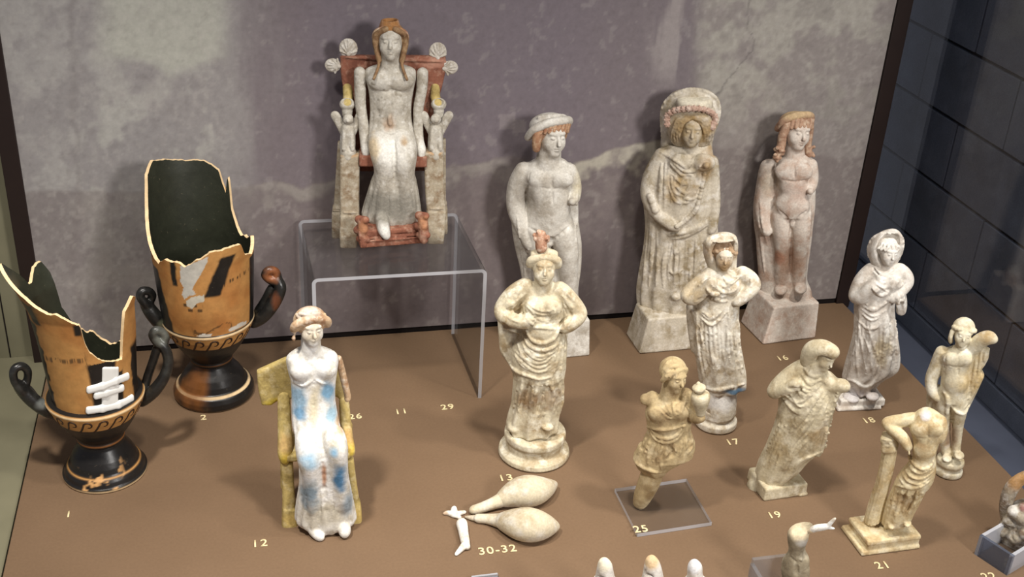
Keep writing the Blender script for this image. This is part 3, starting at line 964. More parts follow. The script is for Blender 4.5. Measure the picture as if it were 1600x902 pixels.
# veil edges, mantle roll, folds
p.ridge([(590, 960), (520, 1005), (430, 1045), (350, 1060), (290, 1075)], 16, 8, 3)
p.ridge([(585, 985), (500, 1035), (400, 1080), (310, 1100)], 12, 8, 2)
for q in ([(240, 560), (230, 720), (225, 900)], [(270, 560), (265, 740), (262, 900)], [(300, 600), (330, 760), (400, 800)], [(290, 720), (340, 830), (420, 850)], [(330, 570), (400, 620), (470, 620), (520, 580)],
          [(220, 480), (330, 540), (440, 620)], [(470, 520), (430, 600)], [(500, 800), (440, 820), (400, 810)],
          [(300, 1120), (290, 1260), (320, 1340), (400, 1310)], [(330, 1110), (340, 1200), (380, 1160)], [(270, 1150), (250, 1300), (255, 1440)], [(440, 1100), (430, 1260), (400, 1460)], [(490, 1080), (480, 1250), (470, 1440)], [(530, 1070), (530, 1250), (530, 1440)], [(565, 1060), (575, 1250), (585, 1440)],
          [(180, 1000), (170, 1200), (150, 1400)], [(210, 1050), (215, 1250), (200, 1430)], [(150, 960), (135, 1180), (110, 1400)]):
    p.ridge(q, 10, 6, 1)
p.drape([(250, 540), (240, 700), (235, 900)], [(520, 650), (470, 780), (380, 920)], 6, 8)
p.drape([(300, 560), (380, 640), (500, 640)], [(310, 760), (400, 840), (500, 800)], 4, 8)
p.drape([(140, 1050), (120, 1250), (90, 1470)], [(330, 1120), (300, 1300), (290, 1480)], 5, 10)
p.drape([(350, 1110), (340, 1300), (330, 1480)], [(610, 1040), (620, 1250), (620, 1480)], 9, 10)
# string of beads over the forearm
pts = catmull([(545, 640), (530, 730), (505, 830), (480, 900), (420, 960), (350, 1010)], 4)
for x, y in pts: p.bump(x, y, 17, 3, 8)
for y in (800, 830, 862, 893): p.bump(165 + (y - 800) * 0.35, y, 26, 8, 4)
p.bump(560, 580, 22, 4, 8)
p.ell((345, 1500, 120), (38, 30, 50), k=6)
p.paint((400, 300, 40), (170, 130, 120), srgb(150, 122, 68), .6, nz=.6)
p.paint((560, 560, 60), (60, 110, 90), srgb(158, 122, 66), .6, nz=.7)
p.paint((380, 740, 90), (120, 130, 60), srgb(160, 130, 80), .4, nz=.9)
p.paint((330, 700, 90), (60, 130, 60), srgb(170, 140, 90), .35, nz=.9)
p.build()
v = F.part('veil', BUFF)
v.loft([(36, 420, 520, -60, 25), (60, 330, 590, -60, 50), (110, 275, 640, -60, 62), (180, 240, 656, -62, 70), (270, 236, 650, -65, 72), (370, 238, 610, -70, 70), (450, 235, 600, -72, 66), (540, 240, 608, -75, 60), (630, 262, 616, -75, 45)], rnd=14)
v.loft([(150, 330, 590, 40, 85), (220, 290, 612, 40, 95), (300, 290, 610, 40, 95), (390, 320, 575, 40, 80)], op='s', k=10)
v.ridge([(240, 380), (238, 200), (290, 105), (420, 45), (540, 55), (625, 105), (650, 190), (635, 280), (590, 400), (612, 600)], 11, 6, 4)
v.build()
h = F.part('polos', BUFF, 0.0010)
h.loft([(98, 390, 560, -5, 44), (114, 350, 596, 5, 70), (160, 342, 606, 8, 74), (200, 350, 600, 0, 68)], rnd=10)
h.paint((470, 130, 40), (140, 40, 120), srgb(236, 228, 205), .8, nz=.4)
h.build()
h = F.part('hair', BUFF, 0.0010)
h.loft([(150, 350, 595, 0, 55), (190, 300, 622, 10, 72), (250, 275, 632, 12, 78), (320, 278, 628, 10, 76), (390, 300, 600, 5, 66), (440, 330, 570, 0, 50)], rnd=16)
h.ell((457, 372, 140), (78, 100, 110), k=12, op='s')
for sg in (-1, 1):
    for i in range(4):
        h.ridge([(457 + sg * (12 + 8 * i), 262 - 6 * i), (457 + sg * (60 + 14 * i), 285 - 10 * i), (457 + sg * (88 + 18 * i), 350), (457 + sg * (84 + 20 * i), 420)], 9, 4, 2)
h.paint((455, 320, 60), (200, 160, 150), srgb(158, 128, 78), .8, nz=.4)
h.build()
ROSE = clay('rosy_clay', srgb(196, 160, 140), srgb(170, 128, 106), srgb(216, 196, 180), seed=8.0, s=2)
h = F.part('rosette_wreath', ROSE, 0.0008)
for i, (x, y) in enumerate(catmull([(282, 290), (284, 228), (335, 192), (400, 182), (470, 178), (540, 186), (600, 212), (622, 255), (600, 310)], 2)):
    d = 112 - abs(x - 455) * 0.36
    h.ball(x, y, d, 17, k=2)
    for j in range(6):
        a = j * 1.047 + i
        h.ball(x + 17 * math.cos(a), y + 17 * math.sin(a), d + 5, 8.5, k=2)
h.build()

# nude youth with long curls
F = Fig('nude_youth_figurine', 'pinkish white clay nude youth with long reddish curls on a sloping plinth', 'figurine', (1222, 513))
F.crop(1140, 160, 4.51)
b = F.part('plinth', PINKW)
b.frustum((232, 1711), (606, 1662), 330, 0, 275, (58, 10, 20, 10), rnd=12)
b.build()
p = F.part('body', PINKW)
p.loft([(400, 290, 585, -60, 55), (460, 230, 598, -50, 70), (560, 198, 604, -45, 74), (660, 174, 606, -40, 78), (760, 166, 602, -38, 80), (860, 172, 590, -38, 80), (960, 186, 580, -38, 78), (1070, 192, 566, -38, 76), (1170, 200, 552, -38, 76), (1260, 206, 548, -35, 80), (1330, 210, 575, -30, 95), (1400, 225, 585, -25, 105)], pw=2.5, k=8)
p.loft([(365, 410, 510, 0, 45), (395, 350, 560, 10, 70), (450, 330, 575, 15, 82), (540, 335, 560, 20, 86), (620, 345, 550, 20, 80), (700, 330, 560, 20, 84), (790, 315, 580, 18, 86)], k=14)
p.ell((400, 490, 78), (76, 62, 32), k=30); p.ell((515, 490, 78), (64, 62, 32), k=30)
p.ell((460, 600, 70), (80, 60, 30), k=40); p.ell((440, 725, 72), (105, 70, 36), k=44)
p.chain([(365, 800, 25, 70), (375, 920, 30, 66), (375, 1060, 28, 52), (368, 1150, 18, 50), (362, 1290, 12, 42)], k=14)
p.chain([(505, 800, 25, 68), (500, 920, 28, 62), (492, 1060, 28, 50), (488, 1150, 16, 48), (485, 1290, 12, 42)], k=14)
p.ell((360, 1320, 70), (42, 22, 72), k=10); p.ell((500, 1310, 75), (42, 24, 80), k=10)
p.chain([(275, 460, 0, 58), (250, 600, 0, 58), (230, 740, 15, 54), (240, 850, 40, 42), (262, 910, 60, 34)], k=12)
p.chain([(575, 440, 0, 40), (585, 540, 10, 36), (570, 610, 50, 32)], k=10)
p.chain([(455, 400, 5, 70), (460, 330, 5, 62)], k=14)
H = p.head(474, 210, 8, 238, yaw=32, pitch=8, roll=4)
p.groove([(345, 760), (390, 800), (425, 850)], 6, 9, 3); p.groove([(545, 765), (500, 800), (450, 850)], 6, 9, 3)
p.groove([(430, 870), (432, 1000), (425, 1250)], 13, 9, 3); p.ridge([(440, 830), (440, 870)], 14, 7, 3, taper=False)
p.groove([(455, 440), (458, 540)], 6, 7, 3); p.groove([(360, 545), (450, 560), (540, 548)], 6, 7, 3)
p.groove([(322, 480), (320, 620), (310, 760)], 9, 8, 3)
p.bump(568, 628, 22, 4, 8)
for q in ([(215, 680), (230, 850), (270, 1010)], [(200, 800), (225, 1000), (245, 1200)], [(570, 700), (560, 900), (545, 1100)]):
    p.ridge(q, 9, 6)
p.paint((270, 560, 30), (80, 120, 120), srgb(176, 162, 140), .6, nz=.5)
p.paint((470, 640, 90), (120, 150, 90), srgb(206, 176, 160), .4, soft=.8, nz=.9)
p.paint((430, 1130, 60), (130, 160, 80), srgb(178, 134, 104), .6, nz=.7)
p.paint((350, 1100, 60), (50, 50, 60), srgb(180, 120, 90), .6, nz=.7)
p.build()
h = F.part('hair', PINKH, 0.0010)
H.ell(h, (0, 0.16, -0.14), (0.39, 0.38, 0.38))
for i in range(11):
    a = math.radians(-80 + 16 * i)
    x, z = 0.40 * math.sin(a), 0.37 * math.cos(a) - 0.06
    H.cap(h, (x, 0.22 - 0.10 * abs(math.sin(a)), z), (x * 0.98 + 0.05, 0.38, z - 0.07), 0.05, 0.06, 0.010)
H.line(h, [(-0.36, 0.18, 0.05), (-0.42, -0.1, 0.0), (-0.40, -0.35, -0.02), (-0.46, -0.60, 0.0)], 0.11, 0.04)
H.line(h, [(0.36, 0.18, 0.05), (0.40, -0.1, 0.0), (0.40, -0.40, 0.02), (0.46, -0.60, 0.05)], 0.09, 0.04)
rr = random.Random(5)
for i in range(16):
    H.ell(h, (-0.50 + rr.uniform(-.14, .12), -0.62 + rr.uniform(-.18, .22), 0.06 + rr.uniform(-.05, .08)), (0.055, 0.055, 0.055), 0.02)
for i in range(9):
    H.ell(h, (0.46 + rr.uniform(-.06, .12), -0.55 + rr.uniform(-.14, .18), 0.06 + rr.uniform(-.05, .08)), (0.05, 0.05, 0.05), 0.02)
h.build()
h = F.part('fillet', PINKH, 0.0010)
H.line(h, [(-0.46, 0.04, -0.24), (-0.43, 0.30, -0.02), (-0.2, 0.46, 0.12), (0.05, 0.50, 0.15), (0.28, 0.47, 0.08), (0.42, 0.34, -0.08)], 0.095, 0.04)
H.ell(h, (0, 0.26, -0.18), (0.45, 0.28, 0.38), 0.05, 'u', rotm(0, 18, 0))
h.paint((450, 70, 30), (170, 60, 120), srgb(206, 180, 138), .8, nz=.4)
h.build()
# ------------------------------------------------------------------ the smaller standing figurines
WHITEC = clay('white_slip_clay', srgb(216, 206, 184), srgb(170, 148, 112), srgb(238, 234, 222), seed=9.0, s=1.4)
TAN = clay('olive_tan_clay', srgb(186, 162, 112), srgb(150, 122, 78), srgb(206, 186, 142), seed=10.0)
SAND = clay('sand_clay', srgb(200, 187, 152), srgb(164, 144, 104), srgb(222, 212, 184), seed=11.0)
CHALK = clay('chalk_clay', srgb(222, 216, 206), srgb(186, 172, 156), srgb(240, 238, 232), seed=12.0)
YCREAM = clay('yellow_cream_clay', srgb(218, 198, 148), srgb(182, 150, 94), srgb(234, 222, 186), seed=13.0)
IVORYC = clay('ivory_clay', srgb(218, 207, 174), srgb(180, 158, 112), srgb(238, 234, 216), seed=14.0)
BLUE = srgb(96, 140, 178)

# woman with a broad veil, number 17
F = Fig('veiled_woman_figurine', 'whitish clay woman with a wide brimmed veil, arms akimbo, blue at her hem', 'figurine', (1117, 662))
F.crop(1040, 355, 4.51)
b = F.part('round_base', WHITEC)
b.turn((348, 1384), [(0, 140), (10, 150), (50, 148), (62, 132), (78, 122), (92, 128), (150, 126)], rnd=10)
b.build()
p = F.part('body', WHITEC)
p.loft([(560, 172, 518, 0, 95), (640, 185, 518, 0, 105), (740, 196, 520, 0, 108), (840, 206, 528, 0, 110), (940, 224, 545, 0, 112), (1040, 240, 562, 0, 115), (1110, 250, 568, 0, 116), (1135, 252, 560, 0, 112)], folds=[(9, 6, 20, 1.0, 1.2, 0.5)], k=8)
p.loft([(1100, 250, 515, 0, 100), (1180, 255, 505, 5, 112), (1260, 262, 500, 10, 120), (1320, 265, 497, 10, 120)], k=8)
p.loft([(290, 370, 480, -10, 50), (325, 310, 545, -5, 75), (400, 275, 565, 0, 92), (480, 250, 540, 5, 95), (560, 200, 520, 5, 100), (640, 190, 515, 0, 102)], k=12)
p.ell((360, 430, 75), (55, 50, 36), k=20); p.ell((465, 430, 75), (55, 50, 36), k=20)
p.slab([(160, 450), (330, 300), (540, 300), (630, 400), (560, 500), (490, 560), (240, 560), (150, 500)], -12, 46, rnd=26, k=14)
p.chain([(320, 330, 0, 50), (235, 400, 20, 48), (158, 475, 40, 46), (200, 500, 75, 42), (290, 430, 95, 38), (330, 385, 100, 32)], k=16)
p.chain([(540, 325, 0, 48), (602, 370, 10, 44), (620, 420, 25, 40), (570, 475, 60, 36), (505, 530, 80, 32)], k=16)
p.drape([(330, 340), (420, 420), (540, 340)], [(260, 470), (380, 520), (500, 500)], 4, 8)
p.drape([(220, 600), (230, 850), (262, 1100)], [(510, 600), (525, 850), (560, 1090)], 11, 9)
p.drape([(230, 590), (330, 640), (450, 560)], [(210, 720), (330, 800), (440, 640)], 4, 8)
p.chain([(405, 330, 0, 52), (412, 270, 5, 44)], k=14)
H = p.head(415, 212, 22, 180, yaw=10, pitch=8)
p.chain([(180, 560, -10, 34), (190, 700, -20, 34), (210, 860, -20, 32)], k=10)
for q in ([(440, 560), (445, 700), (430, 860), (400, 1080)], [(470, 560), (480, 700), (500, 860), (545, 1080)], [(455, 600), (460, 760), (470, 900), (490, 1080)], [(240, 700), (270, 860), (300, 960)], [(210, 700), (240, 900), (265, 1060)],
          [(250, 640), (330, 690), (440, 590)], [(240, 600), (320, 650), (420, 570)], [(330, 900), (360, 1000), (330, 1080)], [(500, 640), (515, 700), (520, 820)],
          [(345, 400), (400, 460), (480, 450), (530, 380)], [(400, 340), (450, 400), (530, 350)], [(430, 320), (490, 350), (580, 330)], [(300, 450), (340, 500), (400, 500)], [(290, 350), (250, 400), (200, 440)], [(600, 360), (600, 420), (540, 470)]):
    p.ridge(q, 9, 5, 1)
p.ridge([(290, 440), (340, 475), (380, 470)], 16, 6, 6); p.ridge([(340, 500), (375, 510)], 16, 6, 4)
p.groove([(220, 520), (290, 500), (330, 470)], 14, 8, 4)
p.ridge([(265, 1130), (350, 1150), (420, 1140), (560, 1105)], 14, 6, 3)
p.paint((480, 1155, 90), (110, 30, 80), BLUE, .9, nz=.3)
p.paint((200, 430, 60), (120, 110, 60), srgb(200, 178, 138), .6, nz=.7)
p.paint((405, 260, 60), (80, 90, 80), srgb(150, 116, 70), .75, nz=.4)
p.paint((400, 1230, 90), (140, 80, 100), srgb(240, 238, 234), .9, nz=.4)
p.paint((400, 750, 90), (130, 200, 80), srgb(220, 218, 210), .5, nz=.7)
p.build()
v = F.part('veil', WHITEC, 0.0010)
v.loft([(45, 380, 440, -10, 30), (62, 320, 490, 0, 60), (90, 275, 506, 5, 75), (140, 262, 512, -5, 72), (210, 272, 505, -15, 66), (290, 300, 500, -25, 55), (330, 310, 500, -30, 40)], rnd=8)
v.loft([(112, 330, 492, 70, 70), (160, 312, 492, 70, 78), (230, 320, 490, 70, 75), (310, 335, 480, 70, 65)], op='s', k=8)
v.ridge([(258, 118), (310, 75), (410, 52), (480, 78), (508, 130)], 10, 5, 3)
v.paint((390, 180, 30), (130, 110, 90), srgb(176, 142, 100), .6, nz=.4)
v.build()
BROWNC = clay('brown_clay', srgb(168, 134, 96), srgb(132, 98, 62), srgb(196, 166, 132), seed=15.0, s=2)
h = F.part('hair', BROWNC, 0.0009)
H.ell(h, (0, 0.24, -0.14), (0.46, 0.44, 0.34))
rr = random.Random(7)
for i in range(13):
    a = math.radians(-90 + 15 * i)
    H.ell(h, (0.40 * math.sin(a), 0.36 - 0.16 * abs(math.sin(a)) + rr.uniform(-.03, .04), 0.19 * math.cos(a) + .0), (0.075, 0.075, 0.075), 0.02)
h.build()

# jar carrier on the clear plate, number 25
F = Fig('jar_carrier_figurine', 'tan clay one-legged figure in short tunic carrying a lidded jar', 'figurine', (1003, 793))
F.crop(1000, 500, 4.51)
p = F.part('body', TAN)
p.loft([(535, 130, 310, -5, 55), (565, 70, 345, 0, 85), (640, 38, 358, 5, 105), (720, 46, 366, 5, 108), (775, 50, 358, 5, 104), (840, 22, 378, 5, 115), (910, 5, 380, 5, 122), (960, -30, 378, 5, 126)], k=10)
p.loft([(880, -10, 380, 0, 118), (930, -32, 376, 0, 124), (970, -48, 330, 5, 122), (1010, -30, 250, 8, 112), (1050, 20, 200, 10, 95), (1078, 70, 182, 10, 70)], k=10, folds=[(7, 4, 12, 0, 1.2, 0.3)])
p.loft([(860, 240, 388, 0, 90), (920, 225, 385, 0, 85), (965, 215, 350, 0, 60)], k=10)
p.chain([(95, 1060, 15, 76), (65, 1140, 12, 74), (30, 1220, 8, 66), (2, 1285, 4, 52)], k=8)
p.ell((130, 660, 80), (75, 60, 45), k=24); p.ell((265, 650, 80), (75, 60, 45), k=24)
p.chain([(80, 560, 0, 58), (40, 560, 5, 40)], k=12)
p.chain([(320, 530, 0, 50), (360, 600, 10, 48), (385, 680, 50, 42), (425, 690, 100, 34)], k=10)
p.chain([(205, 570, 0, 66), (215, 500, 5, 58), (228, 440, 5, 56)], k=14)
H = p.head(242, 400, 12, 218, yaw=40, pitch=2, roll=4)
p.drape([(120, 580), (190, 650), (240, 690)], [(330, 540), (290, 640), (245, 690)], 5, 8)
p.drape([(60, 790), (10, 900), (-40, 970)], [(200, 880), (160, 980), (150, 1060)], 6, 9)
p.drape([(240, 860), (250, 920), (240, 970)], [(360, 790), (370, 880), (340, 960)], 4, 9)
for q in ([(60, 770), (110, 840), (190, 865), (270, 830), (320, 755)], [(75, 775), (120, 820), (190, 838), (260, 810), (300, 760)]):
    p.ridge(q, 13, 6, 2)
p.ridge([(45, 755), (130, 775), (220, 770), (310, 745)], 12, 6, 3); p.bump(308, 745, 18, 4, 4)
for q in ([(150, 600), (200, 640), (240, 640)], [(270, 590), (240, 650), (235, 690)], [(130, 630), (200, 690), (240, 690)], [(320, 560), (290, 650), (280, 720)], [(40, 800), (20, 900), (-30, 960)], [(330, 780), (350, 860), (340, 950)], [(300, 820), (290, 900), (270, 970)],
          [(60, 880), (60, 960), (50, 1020)], [(130, 900), (140, 980), (150, 1060)], [(180, 920), (190, 970), (170, 1010)]):
    p.ridge(q, 9, 5, 1)
p.ridge([(-48, 972), (-20, 1015), (50, 1055), (120, 1075), (180, 1070)], 12, 6, 2)
p.groove([(190, 880), (230, 940), (190, 980)], 16, 10, 3)
p.paint((60, 1220, 50), (60, 100, 60), srgb(120, 92, 52), .6, nz=.6)
p.build()
h = F.part('hair', TAN, 0.0010)
H.ell(h, (0, 0.18, -0.12), (0.42, 0.40, 0.42))
H.line(h, [(-0.41, -0.08, -0.04), (-0.37, 0.14, 0.10), (-0.06, 0.33, 0.21), (0.26, 0.26, 0.15), (0.39, 0.04, 0.0)], 0.07, 0.04)
for i in range(6):
    a = math.radians(-70 + 26 * i)
    H.line(h, [(0.38 * math.sin(a), 0.30, 0.26 * math.cos(a)), (0.43 * math.sin(a) - .05, 0.14, 0.31 * math.cos(a))], 0.035, 0.015)
H.line(h, [(-0.38, 0.30, 0.10), (0.0, 0.42, 0.22), (0.33, 0.34, 0.16)], 0.025, 0.02, 's')
for q in ([(150, 380), (200, 340), (250, 335), (320, 350)], [(148, 400), (190, 370), (230, 360)], [(150, 350), (190, 310), (250, 300), (320, 320)], [(160, 320), (210, 285), (270, 280)], [(215, 345), (245, 320), (300, 345)]):
    h.ridge(q, 7, 3, 1)
h.build()
h = F.part('jar', SAND, 0.0010)
h.loft([(505, 395, 455, 95, 30), (520, 362, 488, 95, 62), (555, 358, 495, 95, 68), (600, 372, 482, 95, 56), (650, 390, 462, 95, 38), (668, 392, 460, 95, 36)], rnd=5)
o = h.build()
h = F.part('lid', SAND, 0.0009, parent=None)
h.loft([(452, 400, 430, 95, 16), (465, 378, 455, 95, 36), (480, 366, 466, 95, 50), (508, 385, 448, 95, 34)], rnd=6)
h.ball(412, 450, 95, 15)
h.build().parent = o

# hooded leaning woman, number 19
F = Fig('hooded_woman_figurine', 'sand clay hooded woman leaning over to one side on a small oblong plinth', 'figurine', (1220, 766))
F.crop(1160, 525, 4.51)
b = F.part('plinth', SAND)
b.frustum((148, 1170), (452, 1124), 270, 0, 100, (4, 4, 2, 4), rnd=10)
b.frustum((400, 1140), (466, 1126), 60, 0, 22, (4, 4, 4, 4), rnd=8)
b.chain([(85, 1050, 20, 52), (95, 1110, 45, 48), (160, 1160, 55, 30)], k=10)
b.build()
p = F.part('body', SAND)
p.loft([(215, 440, 575, 5, 60), (270, 350, 590, 5, 88), (340, 280, 620, 5, 105), (420, 258, 655, 5, 112), (520, 252, 648, 5, 112), (620, 225, 612, 5, 112), (720, 188, 592, 5, 112), (800, 155, 560, 5, 112), (870, 120, 470, 5, 110), (950, 95, 400, 8, 105), (1010, 95, 330, 10, 95), (1060, 120, 310, 12, 80)], k=10, folds=[(8, 4, 12, 0.6, 1.2, 0.8)])
p.slab([(300, 330), (430, 220), (560, 240), (640, 340), (600, 480), (300, 480), (270, 420)], -5, 60, rnd=26, k=22)
p.chain([(420, 230, 0, 62), (330, 290, 15, 60), (255, 355, 30, 54), (225, 395, 45, 44), (300, 375, 85, 40), (380, 340, 110, 36)], k=10)
p.chain([(585, 300, 10, 56), (640, 350, 25, 50), (700, 350, 45, 42), (725, 360, 55, 30)], k=12)
p.ell((715, 345, 50), (32, 32, 30), k=8)
# cloak hanging from the raised arm
p.slab([(560, 320), (640, 330), (715, 360), (690, 400), (655, 470), (640, 540), (600, 600), (612, 660), (588, 720), (572, 800), (545, 832), (520, 822), (480, 848), (430, 850), (380, 900), (360, 960), (330, 900), (420, 700)], 14, 60, rnd=16, k=12)
p.chain([(575, 300, 40, 40), (575, 235, 45, 20)], k=8)
p.chain([(480, 270, 0, 74), (520, 210, 15, 66), (545, 170, 20, 62)], k=16)
H = p.head(578, 152, 45, 178, yaw=50, pitch=-10, roll=8)
for q in ([(430, 220), (480, 280), (550, 280)], [(410, 260), (470, 330), (560, 310)], [(400, 300), (460, 370), (560, 340)], [(380, 370), (450, 420), (540, 360)], [(300, 420), (390, 470), (500, 410)], [(300, 470), (380, 530), (490, 470), (560, 360)],
          [(590, 330), (480, 500), (360, 620), (230, 740)], [(600, 380), (520, 520), (400, 700), (300, 860)], [(620, 420), (560, 560), (480, 700), (400, 880)], [(300, 560), (250, 700), (180, 820)], [(340, 620), (280, 760), (200, 900)], [(400, 740), (300, 900), (250, 1000)], [(350, 850), (280, 980), (240, 1040)],
          [(650, 440), (610, 560), (590, 700)], [(560, 600), (520, 720), (500, 830)], [(600, 620), (580, 720), (550, 820)]):
    p.ridge(q, 10, 5, 1)
p.ridge([(560, 820), (480, 850), (400, 890), (360, 960)], 12, 6, 2)
p.drape([(470, 230), (490, 290), (560, 290)], [(280, 430), (400, 540), (540, 400)], 6, 9)
p.drape([(580, 330), (440, 520), (200, 780)], [(640, 480), (520, 700), (330, 960)], 7, 9)
p.drape([(640, 460), (600, 600), (560, 800)], [(560, 560), (500, 720), (470, 840)], 5, 9)
p.drape([(290, 560), (210, 740), (130, 900)], [(350, 640), (270, 820), (200, 1000)], 5, 9)
p.groove([(320, 372), (360, 385), (410, 372)], 18, 8, 6)
p.groove([(270, 420), (290, 470), (280, 520)], 10, 6, 3)
rr = random.Random(3)
for i in range(26):
    t = rr.random()
    p.bump(665 - 95 * t + rr.uniform(-14, 14), 400 + 400 * t, rr.uniform(7, 12), 3, 2)
p.paint((560, 700, 60), (90, 130, 80), srgb(150, 122, 80), .6, nz=.8)
p.paint((250, 780, 80), (90, 130, 80), srgb(160, 136, 92), .5, nz=.8)
p.build()
v = F.part('hood', SAND, 0.0010)
v.chain([(470, 180, 0, 60), (500, 110, 20, 66), (560, 95, 45, 62), (620, 110, 70, 48), (638, 118, 80, 38)], k=12)
v.ell((575, 190, 110), (60, 50, 60), op='s', k=8)
v.build()

# white veiled woman, number 18
F = Fig('veiled_woman_figurine', 'chalk white clay woman wrapped in a veil, hand on hip, on a low square plinth', 'figurine', (1350, 628))
F.crop(1290, 350, 4.51)
b = F.part('plinth', CHALK)
b.frustum((82, 1328), (398, 1312), 300, 0, 26, (6, 6, 6, 6), rnd=10)
b.frustum((98, 1312), (414, 1300), 300, 16, 72, (3, 3, 3, 3), rnd=10)
b.build()
p = F.part('body', CHALK)
p.loft([(285, 345, 500, -10, 50), (330, 285, 555, -5, 80), (400, 245, 565, 0, 95), (480, 215, 530, 5, 98), (560, 205, 490, 5, 100), (650, 206, 490, 5, 104), (760, 200, 496, 5, 108), (860, 176, 518, 5, 112), (960, 148, 526, 5, 116), (1030, 132, 505, 5, 116), (1080, 125, 420, 5, 112), (1130, 150, 365, 5, 100), (1180, 200, 340, 10, 85)], k=10, folds=[(9, 4, 17, 0.4, 1.2, 0.6)])
p.ell((380, 420, 78), (55, 50, 36), k=20); p.ell((480, 420, 72), (50, 50, 36), k=20)
p.slab([(215, 500), (330, 290), (520, 290), (585, 380), (520, 490), (470, 560), (260, 570)], -14, 46, rnd=26, k=14)
p.chain([(320, 325, 0, 48), (250, 410, 20, 48), (212, 505, 40, 42), (250, 510, 75, 42), (320, 450, 95, 40), (375, 430, 100, 32)], k=16)
p.chain([(520, 325, 0, 46), (566, 370, 5, 40), (572, 420, 15, 36), (525, 480, 55, 34), (475, 530, 80, 28)], k=16)
p.drape([(340, 290), (400, 350), (510, 290)], [(330, 440), (420, 490), (520, 400)], 5, 8)
p.drape([(215, 600), (205, 850), (140, 1070)], [(350, 700), (340, 900), (310, 1120)], 6, 9)
p.drape([(380, 680), (390, 880), (340, 1100)], [(490, 640), (505, 850), (510, 1020)], 6, 9)
p.drape([(240, 570), (340, 620), (450, 540)], [(220, 680), (340, 740), (460, 620)], 3, 8)
p.drape([(495, 490), (500, 560), (505, 630)], [(550, 490), (556, 560), (558, 625)], 4, 7)
p.chain([(530, 500, -5, 34), (535, 560, -10, 34), (532, 615, -10, 32)], k=8, sy=0.7)
p.chain([(430, 330, 0, 50), (438, 260, 5, 44)], k=14)
H = p.head(443, 198, 18, 180, yaw=30, pitch=4, roll=3)
for q in ([(340, 300), (400, 360), (470, 350), (520, 290)], [(330, 330), (400, 390), (500, 370)], [(380, 440), (450, 480), (500, 420), (540, 350)], [(340, 450), (400, 500), (470, 480)], [(280, 560), (340, 600), (420, 560), (470, 490)], [(250, 600), (340, 650), (440, 600)],
          [(260, 760), (310, 900), (330, 1060)], [(230, 700), (260, 880), (290, 1060)], [(215, 800), (220, 960), (230, 1080)], [(440, 640), (440, 800), (400, 1000), (350, 1120)], [(470, 680), (475, 860), (450, 1020)], [(490, 700), (505, 880), (500, 1020)], [(420, 700), (415, 860), (390, 980)], [(290, 700), (340, 860), (370, 960)],
          [(510, 500), (515, 580), (510, 630)], [(540, 490), (550, 570), (555, 625)], [(560, 340), (560, 400), (510, 460)]):
    p.ridge(q, 9, 5, 1)
p.ridge([(330, 455), (390, 500), (440, 490)], 15, 6, 5)
p.ridge([(125, 1090), (200, 1110), (260, 1145), (320, 1140), (360, 1080)], 11, 6, 2)
p.ell((180, 1225, 100), (60, 26, 60), k=8); p.ell((330, 1215, 90), (45, 26, 55), k=8)
p.paint((400, 900, 80), (60, 160, 80), srgb(210, 190, 140), .5, nz=.7)
p.paint((250, 1200, 80), (160, 60, 120), srgb(222, 218, 222), .6, nz=.5)
p.build()
v = F.part('veil', CHALK, 0.0010)
v.loft([(42, 450, 500, -15, 25), (62, 385, 525, -8, 55), (100, 335, 545, -5, 72), (160, 300, 548, -8, 76), (220, 302, 530, -12, 70), (280, 320, 508, -20, 58), (330, 330, 500, -25, 45)], rnd=8)
v.loft([(90, 400, 530, 70, 74), (140, 365, 530, 70, 82), (200, 350, 520, 70, 82), (270, 362, 495, 70, 70), (320, 380, 480, 70, 60)], op='s', k=8)
v.ridge([(300, 240), (298, 165), (345, 90), (470, 48), (540, 100), (545, 180), (515, 265)], 9, 5, 3)
v.build()
h = F.part('hair', CHALK, 0.0009)
H.ell(h, (0, 0.16, -0.10), (0.42, 0.40, 0.36))
for i in range(8):
    a = math.radians(-80 + 23 * i)
    H.line(h, [(0.36 * math.sin(a), 0.34, 0.26 * math.cos(a)), (0.41 * math.sin(a) + .03, 0.24, 0.29 * math.cos(a)), (0.44 * math.sin(a) - .03, 0.14, 0.27 * math.cos(a))], 0.05, 0.012)
h.build()

# nude youth beside a cloak, number 20
F = Fig('cloaked_youth_figurine', 'ivory clay nude youth with one arm raised under a hanging cloak, on a round base', 'figurine', (1480, 738))
F.crop(1400, 480, 4.51)
b = F.part('round_base', IVORYC)
b.turn((360, 1165), [(0, 92), (10, 100), (40, 98), (52, 84), (70, 82), (84, 94), (92, 96), (122, 92)], rnd=8, sx=1.0)
b.build()
p = F.part('body', IVORYC)
p.loft([(275, 410, 530, 0, 45), (305, 335, 560, 0, 65), (360, 315, 550, 5, 74), (440, 320, 530, 8, 74), (520, 315, 520, 8, 70), (590, 305, 515, 8, 72), (660, 300, 500, 8, 70)], k=12)
p.chain([(345, 640, 10, 58), (335, 740, 12, 50), (335, 840, 5, 40), (345, 960, 0, 32), (360, 1045, 0, 30)], k=12)
p.chain([(440, 640, 10, 58), (440, 740, 14, 50), (435, 820, 5, 38), (430, 930, 0, 28), (420, 1040, 5, 28)], k=12)
p.ell((390, 370, 62), (55, 46, 26), k=26); p.ell((480, 370, 62), (52, 46, 26), k=26); p.ell((420, 540, 60), (70, 60, 26), k=30)
p.chain([(325, 320, 0, 46), (285, 420, 0, 44), (250, 510, 10, 40), (255, 590, 30, 34), (285, 640, 45, 26)], k=10)
p.chain([(540, 290, 0, 46), (590, 240, 10, 46), (650, 215, 20, 44), (690, 230, 30, 24)], k=10)
p.slab([(530, 280), (600, 268), (660, 300), (652, 360), (628, 405), (600, 440), (622, 488), (575, 590), (530, 680), (495, 748), (455, 768), (410, 720), (430, 600), (500, 480)], -16, 32, rnd=12, k=10)
